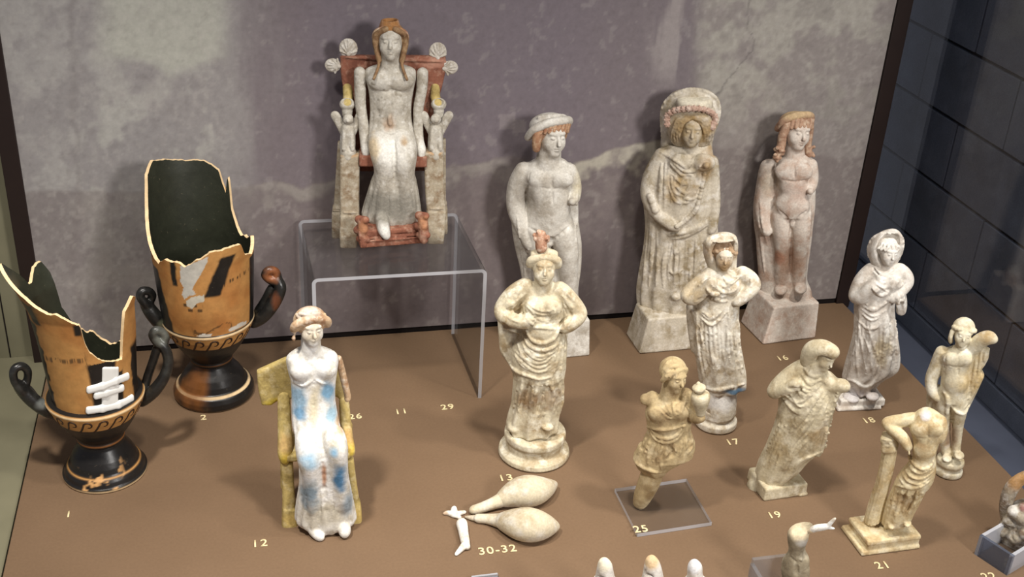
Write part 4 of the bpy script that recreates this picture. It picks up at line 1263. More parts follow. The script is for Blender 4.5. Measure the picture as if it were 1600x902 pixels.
p.loft([(560, 225, 330, -20, 40), (660, 215, 350, -22, 42), (760, 235, 370, -22, 40), (860, 290, 380, -20, 34), (960, 310, 380, -15, 30)], k=10, folds=[(9, 4, 7, 0, 1.2, 0)])
p.ridge([(330, 590), (360, 640), (360, 740), (340, 840)], 15, 6, 3); p.ridge([(380, 690), (430, 740), (480, 750), (520, 690)], 12, 6, 2)
p.chain([(455, 300, 0, 42), (462, 250, 5, 38)], k=12)
H = p.head(470, 195, 12, 168, yaw=14, pitch=8, roll=2)
for q in ([(560, 310), (560, 400), (540, 520), (500, 640)], [(600, 300), (590, 400), (570, 520), (520, 680)], [(630, 320), (620, 390)], [(590, 500), (540, 620), (480, 720)], [(570, 470), (530, 570), (500, 660)]):
    p.ridge(q, 9, 5, 1)
p.groove([(435, 340), (440, 440), (430, 520)], 5, 6, 2); p.groove([(395, 720), (392, 800), (388, 900)], 12, 8, 2); p.groove([(345, 410), (430, 425), (510, 408)], 5, 6, 2)
p.groove([(350, 340), (340, 430), (335, 520)], 7, 7, 3)
p.ell((360, 1065, 60), (34, 16, 50), k=6); p.ell((445, 1045, 50), (34, 18, 50), k=6)
p.paint((560, 460, 0), (110, 200, 120), srgb(206, 176, 116), .55, nz=.7)
p.paint((640, 215, 30), (70, 60, 60), srgb(186, 150, 92), .6, nz=.6)
p.paint((250, 560, 20), (60, 90, 80), srgb(240, 236, 220), .8, nz=.4)
p.paint((390, 900, 0), (70, 120, 60), srgb(140, 104, 78), .7, nz=.5)
p.build()
h = F.part('hair', IVORYC, 0.0009)
H.ell(h, (0, 0.24, -0.14), (0.43, 0.44, 0.38))
for i in range(11):
    a = math.radians(-90 + 18 * i)
    H.ell(h, (0.42 * math.sin(a), 0.26, 0.24 * math.cos(a) + .0), (0.075, 0.09, 0.07), 0.03)
H.line(h, [(-0.42, 0.1, 0.0), (-0.42, -0.2, 0.0), (-0.36, -0.4, -0.05)], 0.08, 0.04)
h.build()

# headless figure leaning on a pillar, number 21
F = Fig('headless_figurine', 'yellowish cream clay headless half-draped figure leaning on a fluted pillar', 'figurine', (1392, 848))
F.crop(1320, 750, 6.938)
b = F.part('plinth', YCREAM)
b.frustum((178, 838), (820, 752), 480, 0, 56, (10, 10, 10, 10), rnd=18)
b.frustum((232, 818), (795, 742), 420, 40, 150, (4, 4, 4, 4), rnd=10)
b.frustum((218, 826), (804, 746), 440, 125, 180, (8, 8, 8, 8), rnd=14)
b.build()
F.crop(1320, 630, 6.0133)
c = F.part('pillar', YCREAM)
c.loft([(430, 352, 492, 0, 70), (560, 330, 472, 0, 70), (720, 294, 438, 0, 72), (880, 240, 398, 0, 76), (1010, 202, 364, 0, 82), (1110, 178, 340, 0, 88)], folds=[(14, 8, 8, 0, 1.0, 0)], k=4)
c.loft([(295, 342, 478, 10, 76), (330, 336, 486, 10, 80), (350, 344, 490, 10, 78), (420, 344, 500, 10, 82), (440, 358, 484, 8, 72)], rnd=10, pw=4)
c.ridge([(365, 380), (400, 365), (430, 385), (410, 410), (385, 400)], 8, 4, 2)
c.ridge([(345, 345), (420, 352), (485, 348)], 10, 4, 3)
c.paint((330, 800, 60), (90, 250, 80), srgb(186, 160, 112), .5, nz=.6)
c.build()
p = F.part('body', YCREAM)
p.loft([(55, 720, 800, -10, 40), (85, 665, 850, -10, 75), (130, 620, 905, -5, 95), (200, 605, 935, 0, 112), (280, 625, 925, 0, 116), (350, 640, 900, 0, 110), (430, 640, 872, 0, 106), (510, 630, 856, 0, 108), (580, 580, 860, 0, 120), (660, 510, 855, 0, 130), (740, 465, 832, 0, 132), (800, 460, 795, 0, 128)], k=14)
p.loft([(740, 470, 806, 0, 104), (850, 422, 748, 0, 106), (938, 388, 704, 0, 112), (1025, 366, 654, 0, 120), (1130, 350, 606, 0, 116)], folds=[(9, 8, 18, 0.2, 1.2, 0.4)], k=10)
p.ell((705, 260, 90), (80, 70, 40), k=30); p.ell((850, 250, 90), (70, 70, 40), k=30); p.ell((750, 450, 80), (90, 80, 40), k=40)
p.chain([(640, 150, 0, 62), (540, 165, 10, 58), (440, 180, 20, 56), (400, 195, 30, 48), (470, 260, 60, 54), (545, 330, 85, 52), (590, 410, 95, 42)], k=8)
p.chain([(895, 170, 0, 56), (915, 260, 0, 44), (900, 340, 20, 36)], k=12)
p.ell((764, 110, 0), (72, 48, 62), k=14)
for q in ([(605, 470), (640, 560), (720, 620), (800, 600), (850, 520)], [(590, 560), (640, 630), (720, 660), (820, 620)], [(560, 610), (620, 690), (720, 710), (830, 650)], [(530, 640), (590, 730), (700, 760), (800, 700)], [(500, 690), (570, 770), (690, 790), (790, 740)]):
    p.ridge(q, 15, 6, 3)
p.ridge([(600, 450), (615, 520), (660, 590)], 16, 6, 4)
p.ridge([(465, 772), (560, 790), (650, 800), (740, 770), (800, 730)], 17, 6, 4)
for q in ([(540, 820), (510, 950), (460, 1080)], [(620, 810), (570, 960), (520, 1090)], [(735, 800), (670, 920), (580, 1060)], [(480, 800), (450, 950), (410, 1080)], [(680, 820), (660, 880), (600, 960)]):
    p.ridge(q, 13, 7, 2)
p.drape([(465, 800), (420, 950), (375, 1090)], [(770, 780), (690, 920), (600, 1080)], 9, 11)
p.groove([(580, 830), (530, 950), (495, 1050)], 18, 10, 4); p.groove([(670, 830), (610, 960), (550, 1060)], 14, 10, 3)
p.groove([(780, 200), (775, 330), (765, 420)], 8, 8, 3); p.groove([(640, 320), (740, 335), (860, 315)], 8, 8, 3)
p.ell((440, 1150, 105), (36, 22, 60), k=8); p.ell((590, 1130, 90), (34, 22, 60), k=8)
p.paint((768, 95, 0), (62, 45, 80), srgb(232, 232, 236), .95, nz=.2)
p.paint((560, 930, 80), (120, 130, 100), srgb(150, 116, 72), .55, nz=.7)
p.paint((720, 400, 90), (70, 60, 60), srgb(190, 150, 100), .5, nz=.7)
p.build()
# ------------------------------------------------------------------ two broken kraters
def glaze_mat(name):
    m, nt, out = new_mat(name)
    at = nd(nt, 'ShaderNodeAttribute', attribute_name='tint')
    tc = nd(nt, 'ShaderNodeTexCoord')
    v = tc.outputs['Object']
    f = ramp(nt, noise(nt, v, 150, 5, 0.65), 0.25, 0.75, (0.80, 0.80, 0.80), (1.14, 1.14, 1.14))
    c = mixc(nt, 1.0, at.outputs['Color'], f, 'MULTIPLY')
    sc = ramp(nt, noise(nt, v, 330, 3, 0.7, 0.6), 0.66, 0.74)
    c = mixc(nt, sc, c, mixc(nt, 0.12, at.outputs['Color'], srgb(210, 190, 150)))
    p = nd(nt, 'ShaderNodeBsdfPrincipled')
    nt.links.new(c, p.inputs['Base Color'])
    mr = nd(nt, 'ShaderNodeMapRange', i_3=0.62, i_4=0.30)
    nt.links.new(at.outputs['Alpha'], mr.inputs[0]); nt.links.new(mr.outputs[0], p.inputs['Roughness'])
    bp = nd(nt, 'ShaderNodeBump', i_Strength=0.12, i_Distance=0.001)
    nt.links.new(noise(nt, v, 200, 3, 0.6), bp.inputs['Height']); nt.links.new(bp.outputs[0], p.inputs['Normal'])
    p.inputs['Specular IOR Level'].default_value = 0.4
    nt.links.new(p.outputs[0], out.inputs[0])
    return m
GLAZE = glaze_mat('black_glaze_pottery')
ORANGE, ORANGE2, BLACK, INNER, EDGE = (np.array(srgb(*c)) for c in ((184, 136, 78), (158, 102, 50), (30, 28, 27), (44, 46, 36), (236, 206, 160)))
PLASTER = plain('white_plaster', srgb(226, 226, 222), 0.8, 0.2, 0.05)
GREYPL = plain('grey_plaster', srgb(176, 172, 162), 0.8, 0.2, 0.14, 180)
BLACKG = clay('black_glaze', srgb(34, 33, 31), srgb(24, 23, 22), srgb(52, 52, 48), 0.32, 0.12, 0.5)

def lathe(fig, name, prof, colf, n=96, parent=None):
    """prof: (height, radius) in photo pixels; colf(height, angle_deg) -> rgba"""
    prof = np.asarray(prof, float)
    th = np.linspace(0, 2 * math.pi, n, endpoint=False)
    m = fig.mpp
    V, C = [], []
    for (z, r) in prof:
        for t in th: V.append((r * m * math.sin(t), -r * m * math.cos(t), z * m))
    V = np.array(V)
    k = len(prof)
    idx = np.arange(k * n).reshape(k, n)
    a, b = idx[:-1], idx[1:]
    F = np.stack([a, np.roll(a, -1, 1), np.roll(b, -1, 1), b], -1).reshape(-1, 4)
    me = quad_mesh(name, V, F)
    zz = np.repeat(prof[:, 0], n); aa = np.tile(np.degrees(th), k); aa = np.where(aa > 180, aa - 360, aa)
    set_colour(me, colf(zz, aa, V))
    return link_mesh(name, me, GLAZE, parent or fig.root)
def densify(prof, step=1.2):
    prof = np.asarray(prof, float); out = [prof[0]]
    for a, b in zip(prof[:-1], prof[1:]):
        k = max(1, int(np.hypot(*(b - a)) / step))
        for i in range(1, k + 1): out.append(a + (b - a) * i / k)
    return np.array(out)

class Krater:
    def __init__(self, label, base, zp, rp, cut, seed):
        self.f = Fig('krater', label, 'krater', base)
        self.f.crop(0, 0, 1.0)
        self.zp, self.rp, self.seed = np.array(zp, float), np.array(rp, float), seed
        self.cut = cut
    def r(self, z): return np.interp(z, self.zp, self.rp)
    def surf(self, u, v, back=False):
        """point of the wall seen through a pixel"""
        f = self.f; m = f.mpp
        ry = f.ray(u, v)
        t = np.linspace(0.6, 1.8, 4000)
        q = f.o + t[:, None] * ry
        g = np.hypot(q[:, 0], q[:, 1]) / m - self.r(q[:, 2] / m)
        c = np.where(np.diff(np.sign(g)) != 0)[0]
        if not len(c): return q[np.argmin(np.abs(g))]
        return q[c[-1 if back else 0]]
    def wall(self, black, th_px=5.0, n=320, k=90, patches=()):
        f = self.f; m = f.mpp
        ang = np.linspace(-180, 180, n, endpoint=False)
        cx = np.array([c[0] for c in self.cut], float); cz = np.array([c[1] for c in self.cut], float)
        top = np.interp(ang, cx, cz)
        jit = fnoise(np.stack([np.cos(np.radians(ang)) * 3, np.sin(np.radians(ang)) * 3, ang * 0], 1), 2.2, self.seed, 3) - 0.5
        top = top + jit * 9
        z0 = self.zp[0]
        s = np.linspace(0, 1, k)
        A = np.radians(ang)[:, None]
        Z = z0 + (top[:, None] - z0) * s[None, :]
        def grid(off):
            R = self.r(Z) - off
            return np.stack([R * np.sin(A) * m, -R * np.cos(A) * m, Z * m], -1)
        O, I = grid(0), grid(th_px)
        no = n * k
        idx = np.arange(no).reshape(n, k)
        ro = np.roll(idx, -1, 0)
        fo = np.stack([idx[:, :-1], ro[:, :-1], ro[:, 1:], idx[:, 1:]], -1).reshape(-1, 4)
        fi = fo[:, ::-1] + no
        e0 = np.arange(n) + 2 * no; e1 = e0 + n
        V = np.concatenate([O.reshape(-1, 3), I.reshape(-1, 3), O[:, -1], I[:, -1]])
        fe = np.stack([e0, np.roll(e0, -1), np.roll(e1, -1), e1], -1)
        me = quad_mesh('wall', V, np.concatenate([fo, fi, fe]))
        C = np.ones((len(V), 4))
        P = O.reshape(-1, 3)
        n1 = fnoise(P, 120, self.seed + 3)
        oc = ORANGE + (ORANGE2 - ORANGE) * np.clip((fnoise(P, 40, self.seed + 9) - 0.35) * 2.2, 0, 1)[:, None]
        w = black(np.repeat(ang, k), Z.ravel(), n1)[:, None]
        C[:no, :3] = oc * (1 - w) + BLACK * w
        C[:no, 3] = w[:, 0] * 0.9
        aa, zz = np.repeat(ang, k), Z.ravel()
        for poly, rgb in patches:
            Q = []
            for (u, v) in poly:
                q = self.surf(u, v); Q.append((math.degrees(math.atan2(q[0], -q[1])), q[2] / m))
            ins = np.zeros(len(aa), bool)
            ja, jz = aa + (n1 - .5) * 4, zz + (n1 - .5) * 6
            for i in range(len(Q)):
                (ax, az), (bx, bz) = Q[i], Q[(i + 1) % len(Q)]
                ins ^= ((az > jz) != (bz > jz)) & (ja < (bx - ax) * (jz - az) / (bz - az + 1e-9) + ax)
            C[:no][ins, :3] = np.array(rgb); C[:no][ins, 3] = 0
        C[no:2 * no, :3] = INNER * (0.7 + 0.6 * fnoise(I.reshape(-1, 3), 60, self.seed + 5))[:, None]; C[no:2 * no, 3] = 0.75
        C[2 * no:, :3] = EDGE; C[2 * no:, 3] = 0
        set_colour(me, C)
        return link_mesh('wall', me, GLAZE, f.root)
    def waves(self, n, z0, z1, rfun, parent):
        """running-dog wave painted round the bowl: thin raised strokes"""
        f = self.f; m = f.mpp
        tube = []
        step = 360.0 / n
        hz = z1 - z0
        V, F = [], []
        def stroke(pts, rad):
            b = len(V); P = [np.array(p) for p in pts]
            for i, p in enumerate(P):
                t = P[min(i + 1, len(P) - 1)] - P[max(i - 1, 0)]; t /= np.linalg.norm(t) + 1e-12
                nrm = np.array([p[0], p[1], 0]); nrm /= np.linalg.norm(nrm)
                s = np.cross(t, nrm); s /= np.linalg.norm(s) + 1e-12
                e = 0.45 + 0.55 * min(1, 4 * (len(P) - 1 - i) / len(P))
                for q in (s, nrm * 0.35, -s, -nrm * 0.35): V.append(p + q * rad * e)
            for i in range(len(P) - 1):
                for j in range(4):
                    F.append((b + i * 4 + j, b + i * 4 + (j + 1) % 4, b + (i + 1) * 4 + (j + 1) % 4, b + (i + 1) * 4 + j))
        for k in range(n):
            pts = []
            for t in np.linspace(0, 1, 16):
                if t < 0.4:
                    q = t / 0.4; x, z = -0.45 + 0.45 * q, 0.05 + 0.62 * q ** 1.6
                else:
                    q = (t - 0.4) / 0.6; a = math.pi - q * 5.0; rr = 0.27 * (1 - 0.45 * q)
                    x, z = 0.30 + rr * 1.15 * math.cos(a), 0.64 + rr * 1.1 * math.sin(a)
                a = math.radians((k + x) * step); zz = z0 + hz * z; r = rfun(zz) + 0.25
                pts.append((r * m * math.sin(a), -r * m * math.cos(a), zz * m))
            stroke(pts, 1.5 * m)
        me = quad_mesh('wave_pattern', np.array(V), np.array(F))
        set_colour(me, np.tile(np.array([*srgb(52, 34, 24), 0.5]), (len(V), 1)))
        return link_mesh('wave_pattern', me, GLAZE, parent)
    def body(self, foot, bowl, footcol, bowlcol, waves):
        f = self.f
        lathe(f, 'foot', densify(foot), footcol)
        b = lathe(f, 'bowl', densify(bowl), bowlcol)
        bz = np.array([q[0] for q in bowl]); br = np.array([q[1] for q in bowl])
        self.waves(waves[0], waves[1], waves[2], lambda z: np.interp(z, bz, br), b)
        # floor of the bowl, inside
        lathe(f, 'bowl_floor', [(self.zp[0] - 6, 0.5), (self.zp[0] - 5, 20), (self.zp[0] + 2, self.rp[0] - 3)], lambda z, a, V: np.tile(np.array([*INNER, .6]), (len(z), 1)), 64)

def bands(lines, base=BLACK, extra=None):
    def fn(z, a, V):
        C = np.ones((len(z), 4)); C[:, :3] = base; C[:, 3] = 0.9
        for (c, w, rgb) in lines:
            k = np.clip((w - np.abs(z - c)) / 0.6, 0, 1)[:, None]
            C[:, :3] = C[:, :3] * (1 - k) + np.array(rgb) * k; C[:, 3] *= (1 - k[:, 0])
        if extra: extra(z, a, V, C)
        return C
    return fn
def boxw(x, a, b, soft): return np.clip((x - a) / soft + 0.5, 0, 1) * np.clip((b - x) / soft + 0.5, 0, 1)

# krater 1, by the left edge
K = Krater('broken black and orange krater with white plaster strips, its foot chipped', (165, 734),
           [143, 170, 250, 300, 340, 380, 420, 470], [62, 63, 69, 75, 88, 106, 128, 150],
           [(-180, 214), (-168, 224), (-153, 262), (-150, 318), (-144, 338), (-134, 336), (-122, 320), (-117, 318), (-113, 332), (-104, 352), (-92, 372), (-80, 362), (-64, 346), (-48, 331), (-36, 320), (-27, 322), (-12, 306), (-6, 302), (-4, 268), (0, 252), (9, 238), (22, 229), (40, 221), (43, 262), (46, 300), (56, 322), (64, 316), (74, 268), (90, 240), (110, 215), (131, 203), (150, 192), (160, 200), (172, 214), (180, 214)], 11)
F = K.f
def chips(z, a, V, C):
    n = fnoise(V, 130, 21)
    w = (np.clip((n - 0.68) / 0.04, 0, 1) * boxw(z, 4, 45, 4) * boxw(a, -50, 30, 20))[:, None]
    C[:, :3] = C[:, :3] * (1 - w) + np.array(srgb(196, 150, 96)) * w; C[:, 3] *= 1 - w[:, 0]
K.body([(0, 0.5), (0, 60), (1.5, 63), (6, 63), (8, 60.5), (14, 58.5), (19, 55.5), (20, 53.5), (22, 52.5), (24, 51), (32, 48.5), (41, 44), (49, 38.5), (56, 34), (62, 32)],
       [(60, 32), (63, 35), (67, 35.5), (70, 34), (75, 37), (84, 44), (95, 51), (106, 57), (114, 61), (126, 67), (138, 71), (141, 72), (144, 71), (145, 66), (146, 62)],
       bands([(2.5, 2.2, EDGE * .8), (20.5, 1.6, ORANGE)], extra=chips),
       bands([(67, 1.6, ORANGE2), (129, 15.5, ORANGE), (141, 2.0, EDGE * .95)]), (19, 112, 138))
def blk1(a, z, n):
    j = (n - 0.5) * 16
    w = boxw(a + j, -104, -66, 3) * (z < 290) + boxw(a + j * .6, -70, -52, 4) * boxw(z + j, 292, 330, 4)
    w = w + boxw(a + j * .4, -5, 30, 3) * (z < 232) + boxw(a + j, 58, 86, 4) * boxw(z, 140, 236, 8) + boxw(a + j * .5, 28, 38, 3) * boxw(z + j, 150, 205, 4)
    w = w + boxw(a, -13, -5, 2) * boxw(z, 284, 303, 3) + boxw(a + j, 95, 265, 5) + boxw(a + j, -190, -112, 5)
    lett = boxw(z - 0.15 * a + (n - .5) * 10, 241, 248, 2) * (np.sin(a * 1.35 + np.sin(a * .7) * 2) > 0.1) * boxw(a, -60, 2, 3) * (n > 0.48)
    return np.clip(w + lett * .7, 0, 1)
K.wall(blk1)
p = F.part('plaster_strip', PLASTER, 0.0008)
def strip(p, K, pts, r, out=1.5):
    P = []
    for (u, v) in pts:
        q = K.surf(u, v); n = np.array([q[0], q[1], 0]); P.append(q + n / np.linalg.norm(n) * K.f.m(out))
    for a, b in zip(P[:-1], P[1:]): p.add(*Part._cap(a, b, K.f.m(r), K.f.m(r), 1.0), 'u', K.f.m(3))
for x in (163, 168, 173, 178, 183): strip(p, K, [(x, 576), (x - .3, 605), (x - 1, 634)], 3.4, -1.8)
p.build()
for q in ([(139, 606), (160, 600), (180, 592), (198, 585)], [(150, 615), (165, 611), (190, 603)], [(138, 638), (160, 635), (185, 629), (205, 619)]):
    p = F.part('plaster_strip', PLASTER, 0.0008); strip(p, K, q, 3.0, 0.4)
    for dy in (2.2, 4.4, 6.2): strip(p, K, [(a, b + dy) for a, b in q], 3.0, 0.4)
    p.build()
def handle(F, pts_list, name='handle'):
    p = F.part(name, BLACKG, 0.0009)
    for pts in pts_list: p.chain(pts, k=3)
    return p
h = handle(F, [[(92, 648, 0, 9), (72, 640, 2, 10), (52, 626, 2, 10), (36, 610, 0, 9), (26, 598, 0, 6)], [(34, 612, 6, 6), (22, 594, 6, 5), (22, 578, 4, 5), (33, 572, 0, 5), (43, 580, -4, 5), (42, 596, -6, 5), (34, 608, -4, 6)], [(60, 632, -10, 7), (50, 615, -10, 5), (42, 606, -6, 5)]])
h.paint((66, 632, 10), (14, 10, 20), srgb(120, 124, 120), .7, nz=.5); h.build()
h = handle(F, [[(222, 628, 0, 8), (240, 612, 6, 9), (256, 590, 8, 8), (263, 566, 6, 7), (258, 545, 3, 7), (246, 533, 0, 6)], [(226, 606, -8, 6), (232, 585, -8, 6), (240, 562, -6, 6), (246, 542, -3, 6)], [(246, 535, 0, 7), (238, 524, 2, 5), (243, 516, 2, 5), (252, 518, 0, 5), (258, 528, -2, 6), (252, 540, -2, 6)]])
h.paint((250, 525, 5), (14, 16, 20), srgb(110, 112, 104), .7, nz=.6); h.build()

# krater 2, by the back wall
K = Krater('broken black and orange krater with one tall back sherd, grey patch in front', (335, 613),
           [135, 170, 250, 300, 340, 380, 420], [66, 69, 73, 79, 85, 93, 104],
           [(-180, 354), (-136, 366), (-124, 352), (-114, 322), (-101, 292), (-90, 274), (-76, 262), (-60, 250), (-46, 262), (-34, 262), (-21, 256), (-8, 268), (3, 277), (24, 282), (43, 278), (52, 256), (66, 250), (80, 252), (96, 262), (110, 250), (124, 250), (133, 262), (141, 285), (148, 306), (144.5, 322), (147, 336), (157, 341), (173, 354), (180, 354)], 31)
K.cut = sorted(K.cut)
F = K.f
def brown(z, a, V, C):
    w = (np.clip((fnoise(V, 45, 8) - 0.30) / 0.25, 0, 1) * boxw(a, -100, -12, 14) * (z < 62))[:, None] * .75
    C[:, :3] = C[:, :3] * (1 - w) + np.array(srgb(134, 84, 40)) * w
K.body([(0, 0.5), (0, 57), (1, 59), (5, 61), (13, 61), (20, 58), (22, 55.5), (24, 54), (26, 50.5), (34, 47.5), (43, 42), (51, 35.5), (58, 30.5), (62, 29)],
       [(60, 29), (62, 31.5), (66, 32), (69, 30.5), (75, 35), (84, 42), (94, 48.5), (104, 54), (112, 58), (122, 63), (132, 66.5), (135, 68), (138, 67), (139, 66), (140, 66)],
       bands([(1.2, 1.2, EDGE * .5), (23, 2.0, EDGE * .85)], extra=brown),
       bands([(66, 1.2, ORANGE2 * .5), (123, 13, ORANGE), (135, 2.0, EDGE * .95)]), (19, 107, 132))
def blk2(a, z, n):
    j = (n - 0.5) * 14
    w = boxw(a + j * .5, -100, -58 + (200 - z) * .15, 3) * (z < 238) + boxw(a, 62, 102, 3) * (z < 246)
    w = w + boxw(a + j * .3 - (z - 225) * .34, 3, 22, 3) * boxw(z, 206, 268, 3) + boxw(a + j * .4, -40, -33, 2) * boxw(z, 222, 262, 3)
    w = w + boxw(a + j, 102, 270, 5) + boxw(a + j, -190, -106, 5)
    lett = boxw(z - 0.16 * a + (n - .5) * 10, 218, 224, 2) * (np.sin(a * 1.2 + np.sin(a * .6) * 2) > 0.2) * boxw(a, 20, 60, 3)
    sq = boxw(z + 4 * np.sign(np.sin(a * .55)), 186, 191, 1.5) * boxw(a, -28, -6, 2)
    cr = boxw(z - 152 - 6 * np.sin(a * .12) + (n - .5) * 24, -1.2, 1.2, 1.2) * boxw(a, -20, 40, 4)
    return np.clip(w + lett * .85 + sq * .8 + cr * .7, 0, 1)
K.wall(blk2, patches=[([(281, 414), (291, 416), (306, 410), (325, 402), (323, 412), (310, 436), (300, 452), (306, 460), (296, 462), (288, 468), (284, 460), (287, 450), (282, 440)], srgb(186, 182, 172)),
                     ([(290, 472), (300, 464), (318, 462), (321, 470), (306, 476), (300, 484), (292, 480)], srgb(190, 184, 168)),
                     ([(357, 514), (372, 506), (386, 500), (386, 504), (372, 512), (360, 518)], srgb(196, 190, 178)), ([(308, 524), (320, 521), (332, 521), (330, 525), (312, 526)], srgb(206, 200, 188))])
h = handle(F, [[(268, 520, 0, 9), (252, 506, 2, 10), (238, 490, 2, 10), (227, 474, 0, 8)], [(228, 476, 6, 6), (219, 464, 6, 5), (222, 455, 4, 5), (232, 455, 0, 5), (238, 462, -4, 5), (234, 472, -4, 5)], [(252, 508, -10, 7), (246, 495, -10, 5), (234, 480, -6, 5)]])
h.paint((256, 506, 10), (12, 10, 20), srgb(110, 112, 90), .7, nz=.5); h.build()
h = handle(F, [[(396, 505, 0, 8), (412, 494, 6, 9), (428, 474, 8, 9), (438, 452, 6, 8), (434, 440, 2, 7), (424, 436, 0, 6)], [(402, 488, -8, 6), (414, 470, -8, 6), (424, 450, -4, 6)], [(424, 438, 0, 7), (414, 430, 2, 5), (420, 422, 2, 5), (430, 424, 0, 5), (434, 434, -2, 6)]])
h.paint((424, 428, 5), (16, 14, 24), srgb(150, 92, 56), .8, nz=.5); h.paint((430, 470, 5), (12, 18, 24), srgb(120, 66, 36), .6, nz=.6); h.build()
# ------------------------------------------------------------------ seated lady and her yellow chair, number 12
YELLOW = clay('yellow_painted_clay', srgb(196, 170, 84), srgb(150, 126, 56), srgb(220, 200, 140), seed=20.0, s=1.3)
SKYW = clay('white_painted_clay', srgb(226, 224, 218), srgb(196, 186, 164), srgb(240, 240, 240), seed=21.0, s=1.3)
F = Fig('toy_chair', 'yellow painted clay chair with a broad slanting back board, under the blue and white lady', 'chair', (505, 812))
F.crop(390, 465, 4.51)
rt = rotm(yaw=-14)
p = F.part('back_board', YELLOW)
p.slab([(50, 515), (250, 425), (420, 400), (640, 440), (672, 560), (700, 690), (690, 722), (655, 730), (610, 690), (300, 705), (200, 720), (150, 752), (85, 750), (60, 640)], -225, 26, rnd=14)
p.paint((160, 720, -240), (100, 60, 100), srgb(196, 170, 40), .8, nz=.5)
p.paint((660, 600, -205), (60, 160, 100), srgb(176, 156, 108), .7, nz=.5)
p.build()
p = F.part('seat', YELLOW)
p.boxc((480, 1040, -110), (215, 26, 150), rnd=8)
p.build()
for nm, pts in (('arm_rest', [(240, 690, -215, 40), (245, 850, -150, 44), (250, 1000, -70, 48), (248, 1095, -10, 46), (250, 1150, 10, 30)]), ('arm_rest', [(665, 730, -200, 34), (675, 860, -140, 36), (690, 980, -70, 36), (702, 1070, -10, 38), (705, 1095, 0, 32)])):
    p = F.part(nm, YELLOW); p.chain(pts, k=8)
    p.paint((pts[-1][0], pts[-1][1] - 20, 20), (60, 60, 70), srgb(206, 178, 60), .8, nz=.4); p.paint((pts[2][0], pts[2][1], pts[2][2]), (60, 110, 80), srgb(206, 164, 110), .5, nz=.6)
    p.build()
for (x0, y0, x1, y1, w0, w1) in ((262, 1150, 280, 1500, 44, 48), (705, 1130, 745, 1450, 28, 32)):
    p = F.part('leg', YELLOW)
    p.loft([(y0, x0 - w0, x0 + w0, -10, 40), ((y0 + y1) / 2, (x0 + x1) / 2 - w0, (x0 + x1) / 2 + w0, -5, 40), (y1, x1 - w1, x1 + w1, 0, 42)], pw=3.5, rnd=8)
    p.loft([(y1 - 30, x1 - w1 - 4, x1 + w1 + 4, 0, 50), (y1 + 60, x1 - w1 - 6, x1 + w1 + 14, 6, 60), (y1 + 130, x1 - w1 - 6, x1 + w1 + 18, 10, 64)] if x0 < 500 else [(y1 - 20, x1 - w1, x1 + w1, 0, 50), (y1 + 30, x1 - w1 - 4, x1 + w1 + 10, 6, 60), (y1 + 122, x1 - w1 - 6, x1 + w1 + 14, 10, 64)], pw=3.5, rnd=8)
    p.paint((x1, y1 + 60, 30), (80, 80, 80), srgb(212, 184, 110), .7, nz=.5)
    p.build()
for x in (250, 690):
    p = F.part('leg', YELLOW)
    p.chain([(x, 900, -210, 34), (x, 1080, -215, 34), (x + 4, 1330, -220, 36)], k=6)
    p.build()

F = Fig('seated_lady_figurine', 'white and blue painted clay lady seated on the yellow chair, no arms', 'figurine', (505, 822))
F.crop(390, 465, 4.51)
p = F.part('body', SKYW)
p.loft([(345, 375, 490, -125, 45), (385, 300, 600, -125, 70), (430, 258, 626, -122, 84), (510, 268, 618, -118, 88), (600, 290, 606, -112, 86), (700, 296, 602, -105, 82), (800, 296, 616, -90, 86), (900, 302, 636, -60, 100), (980, 320, 656, -20, 115), (1060, 338, 668, 15, 118), (1140, 350, 676, 30, 108), (1220, 350, 690, 30, 98), (1310, 350, 706, 30, 96), (1410, 335, 726, 30, 100), (1510, 322, 746, 30, 106), (1575, 330, 742, 32, 108), (1620, 400, 660, 36, 90)], k=10, folds=[(16, 0, 9, 0.3, 1.1, 0.2)])
p.ell((360, 520, -55), (70, 66, 45), k=24); p.ell((545, 510, -55), (66, 66, 45), k=24)
p.chain([(400, 1010, 30, 66), (415, 1120, 85, 62), (425, 1190, 95, 54), (440, 1330, 90, 44), (450, 1480, 85, 40)], k=34)
p.chain([(590, 960, 30, 64), (610, 1050, 90, 60), (620, 1120, 98, 54), (640, 1280, 92, 46), (660, 1460, 85, 42)], k=34)
p.chain([(455, 1640, 100, 42), (485, 1675, 135, 36), (500, 1690, 150, 26)], k=8); p.chain([(660, 1610, 100, 46), (670, 1645, 130, 40), (668, 1665, 145, 30)], k=8)
p.chain([(430, 400, -120, 62), (432, 340, -112, 58), (430, 280, -110, 56)], k=16)
H = p.head(433, 215, -100, 238, yaw=14, pitch=6, roll=2)
p.groove([(455, 560), (450, 700), (450, 860)], 8, 10, 3); p.groove([(510, 1100), (520, 1300), (540, 1560)], 16, 14, 4)
p.ridge([(300, 590), (380, 620), (450, 580)], 9, 7, 1); p.ridge([(470, 585), (530, 605), (600, 560)], 9, 7, 1)
for x in (370, 400, 470, 500, 545, 590, 700, 720):
    p.groove([(350 + (x - 350) * .95, 1330), (x, 1450), (350 + (x - 350) * 1.03, 1590)], 5, 5, 2)
B1, B2, B3 = srgb(112, 160, 196), srgb(84, 128, 164), srgb(128, 146, 158)
TANP = srgb(196, 160, 118)
p.paint((530, 1500, 60), (260, 150, 160), srgb(190, 182, 162), .8, nz=.35)
p.paint((345, 700, -50), (70, 120, 80), srgb(150, 182, 204), .95, nz=.5); p.paint((345, 810, -40), (60, 60, 80), B1, .9, nz=.55)
p.paint((555, 660, -50), (62, 120, 80), srgb(120, 164, 194), .95, nz=.5); p.paint((575, 830, -20), (55, 80, 80), srgb(150, 186, 206), .85, nz=.4)
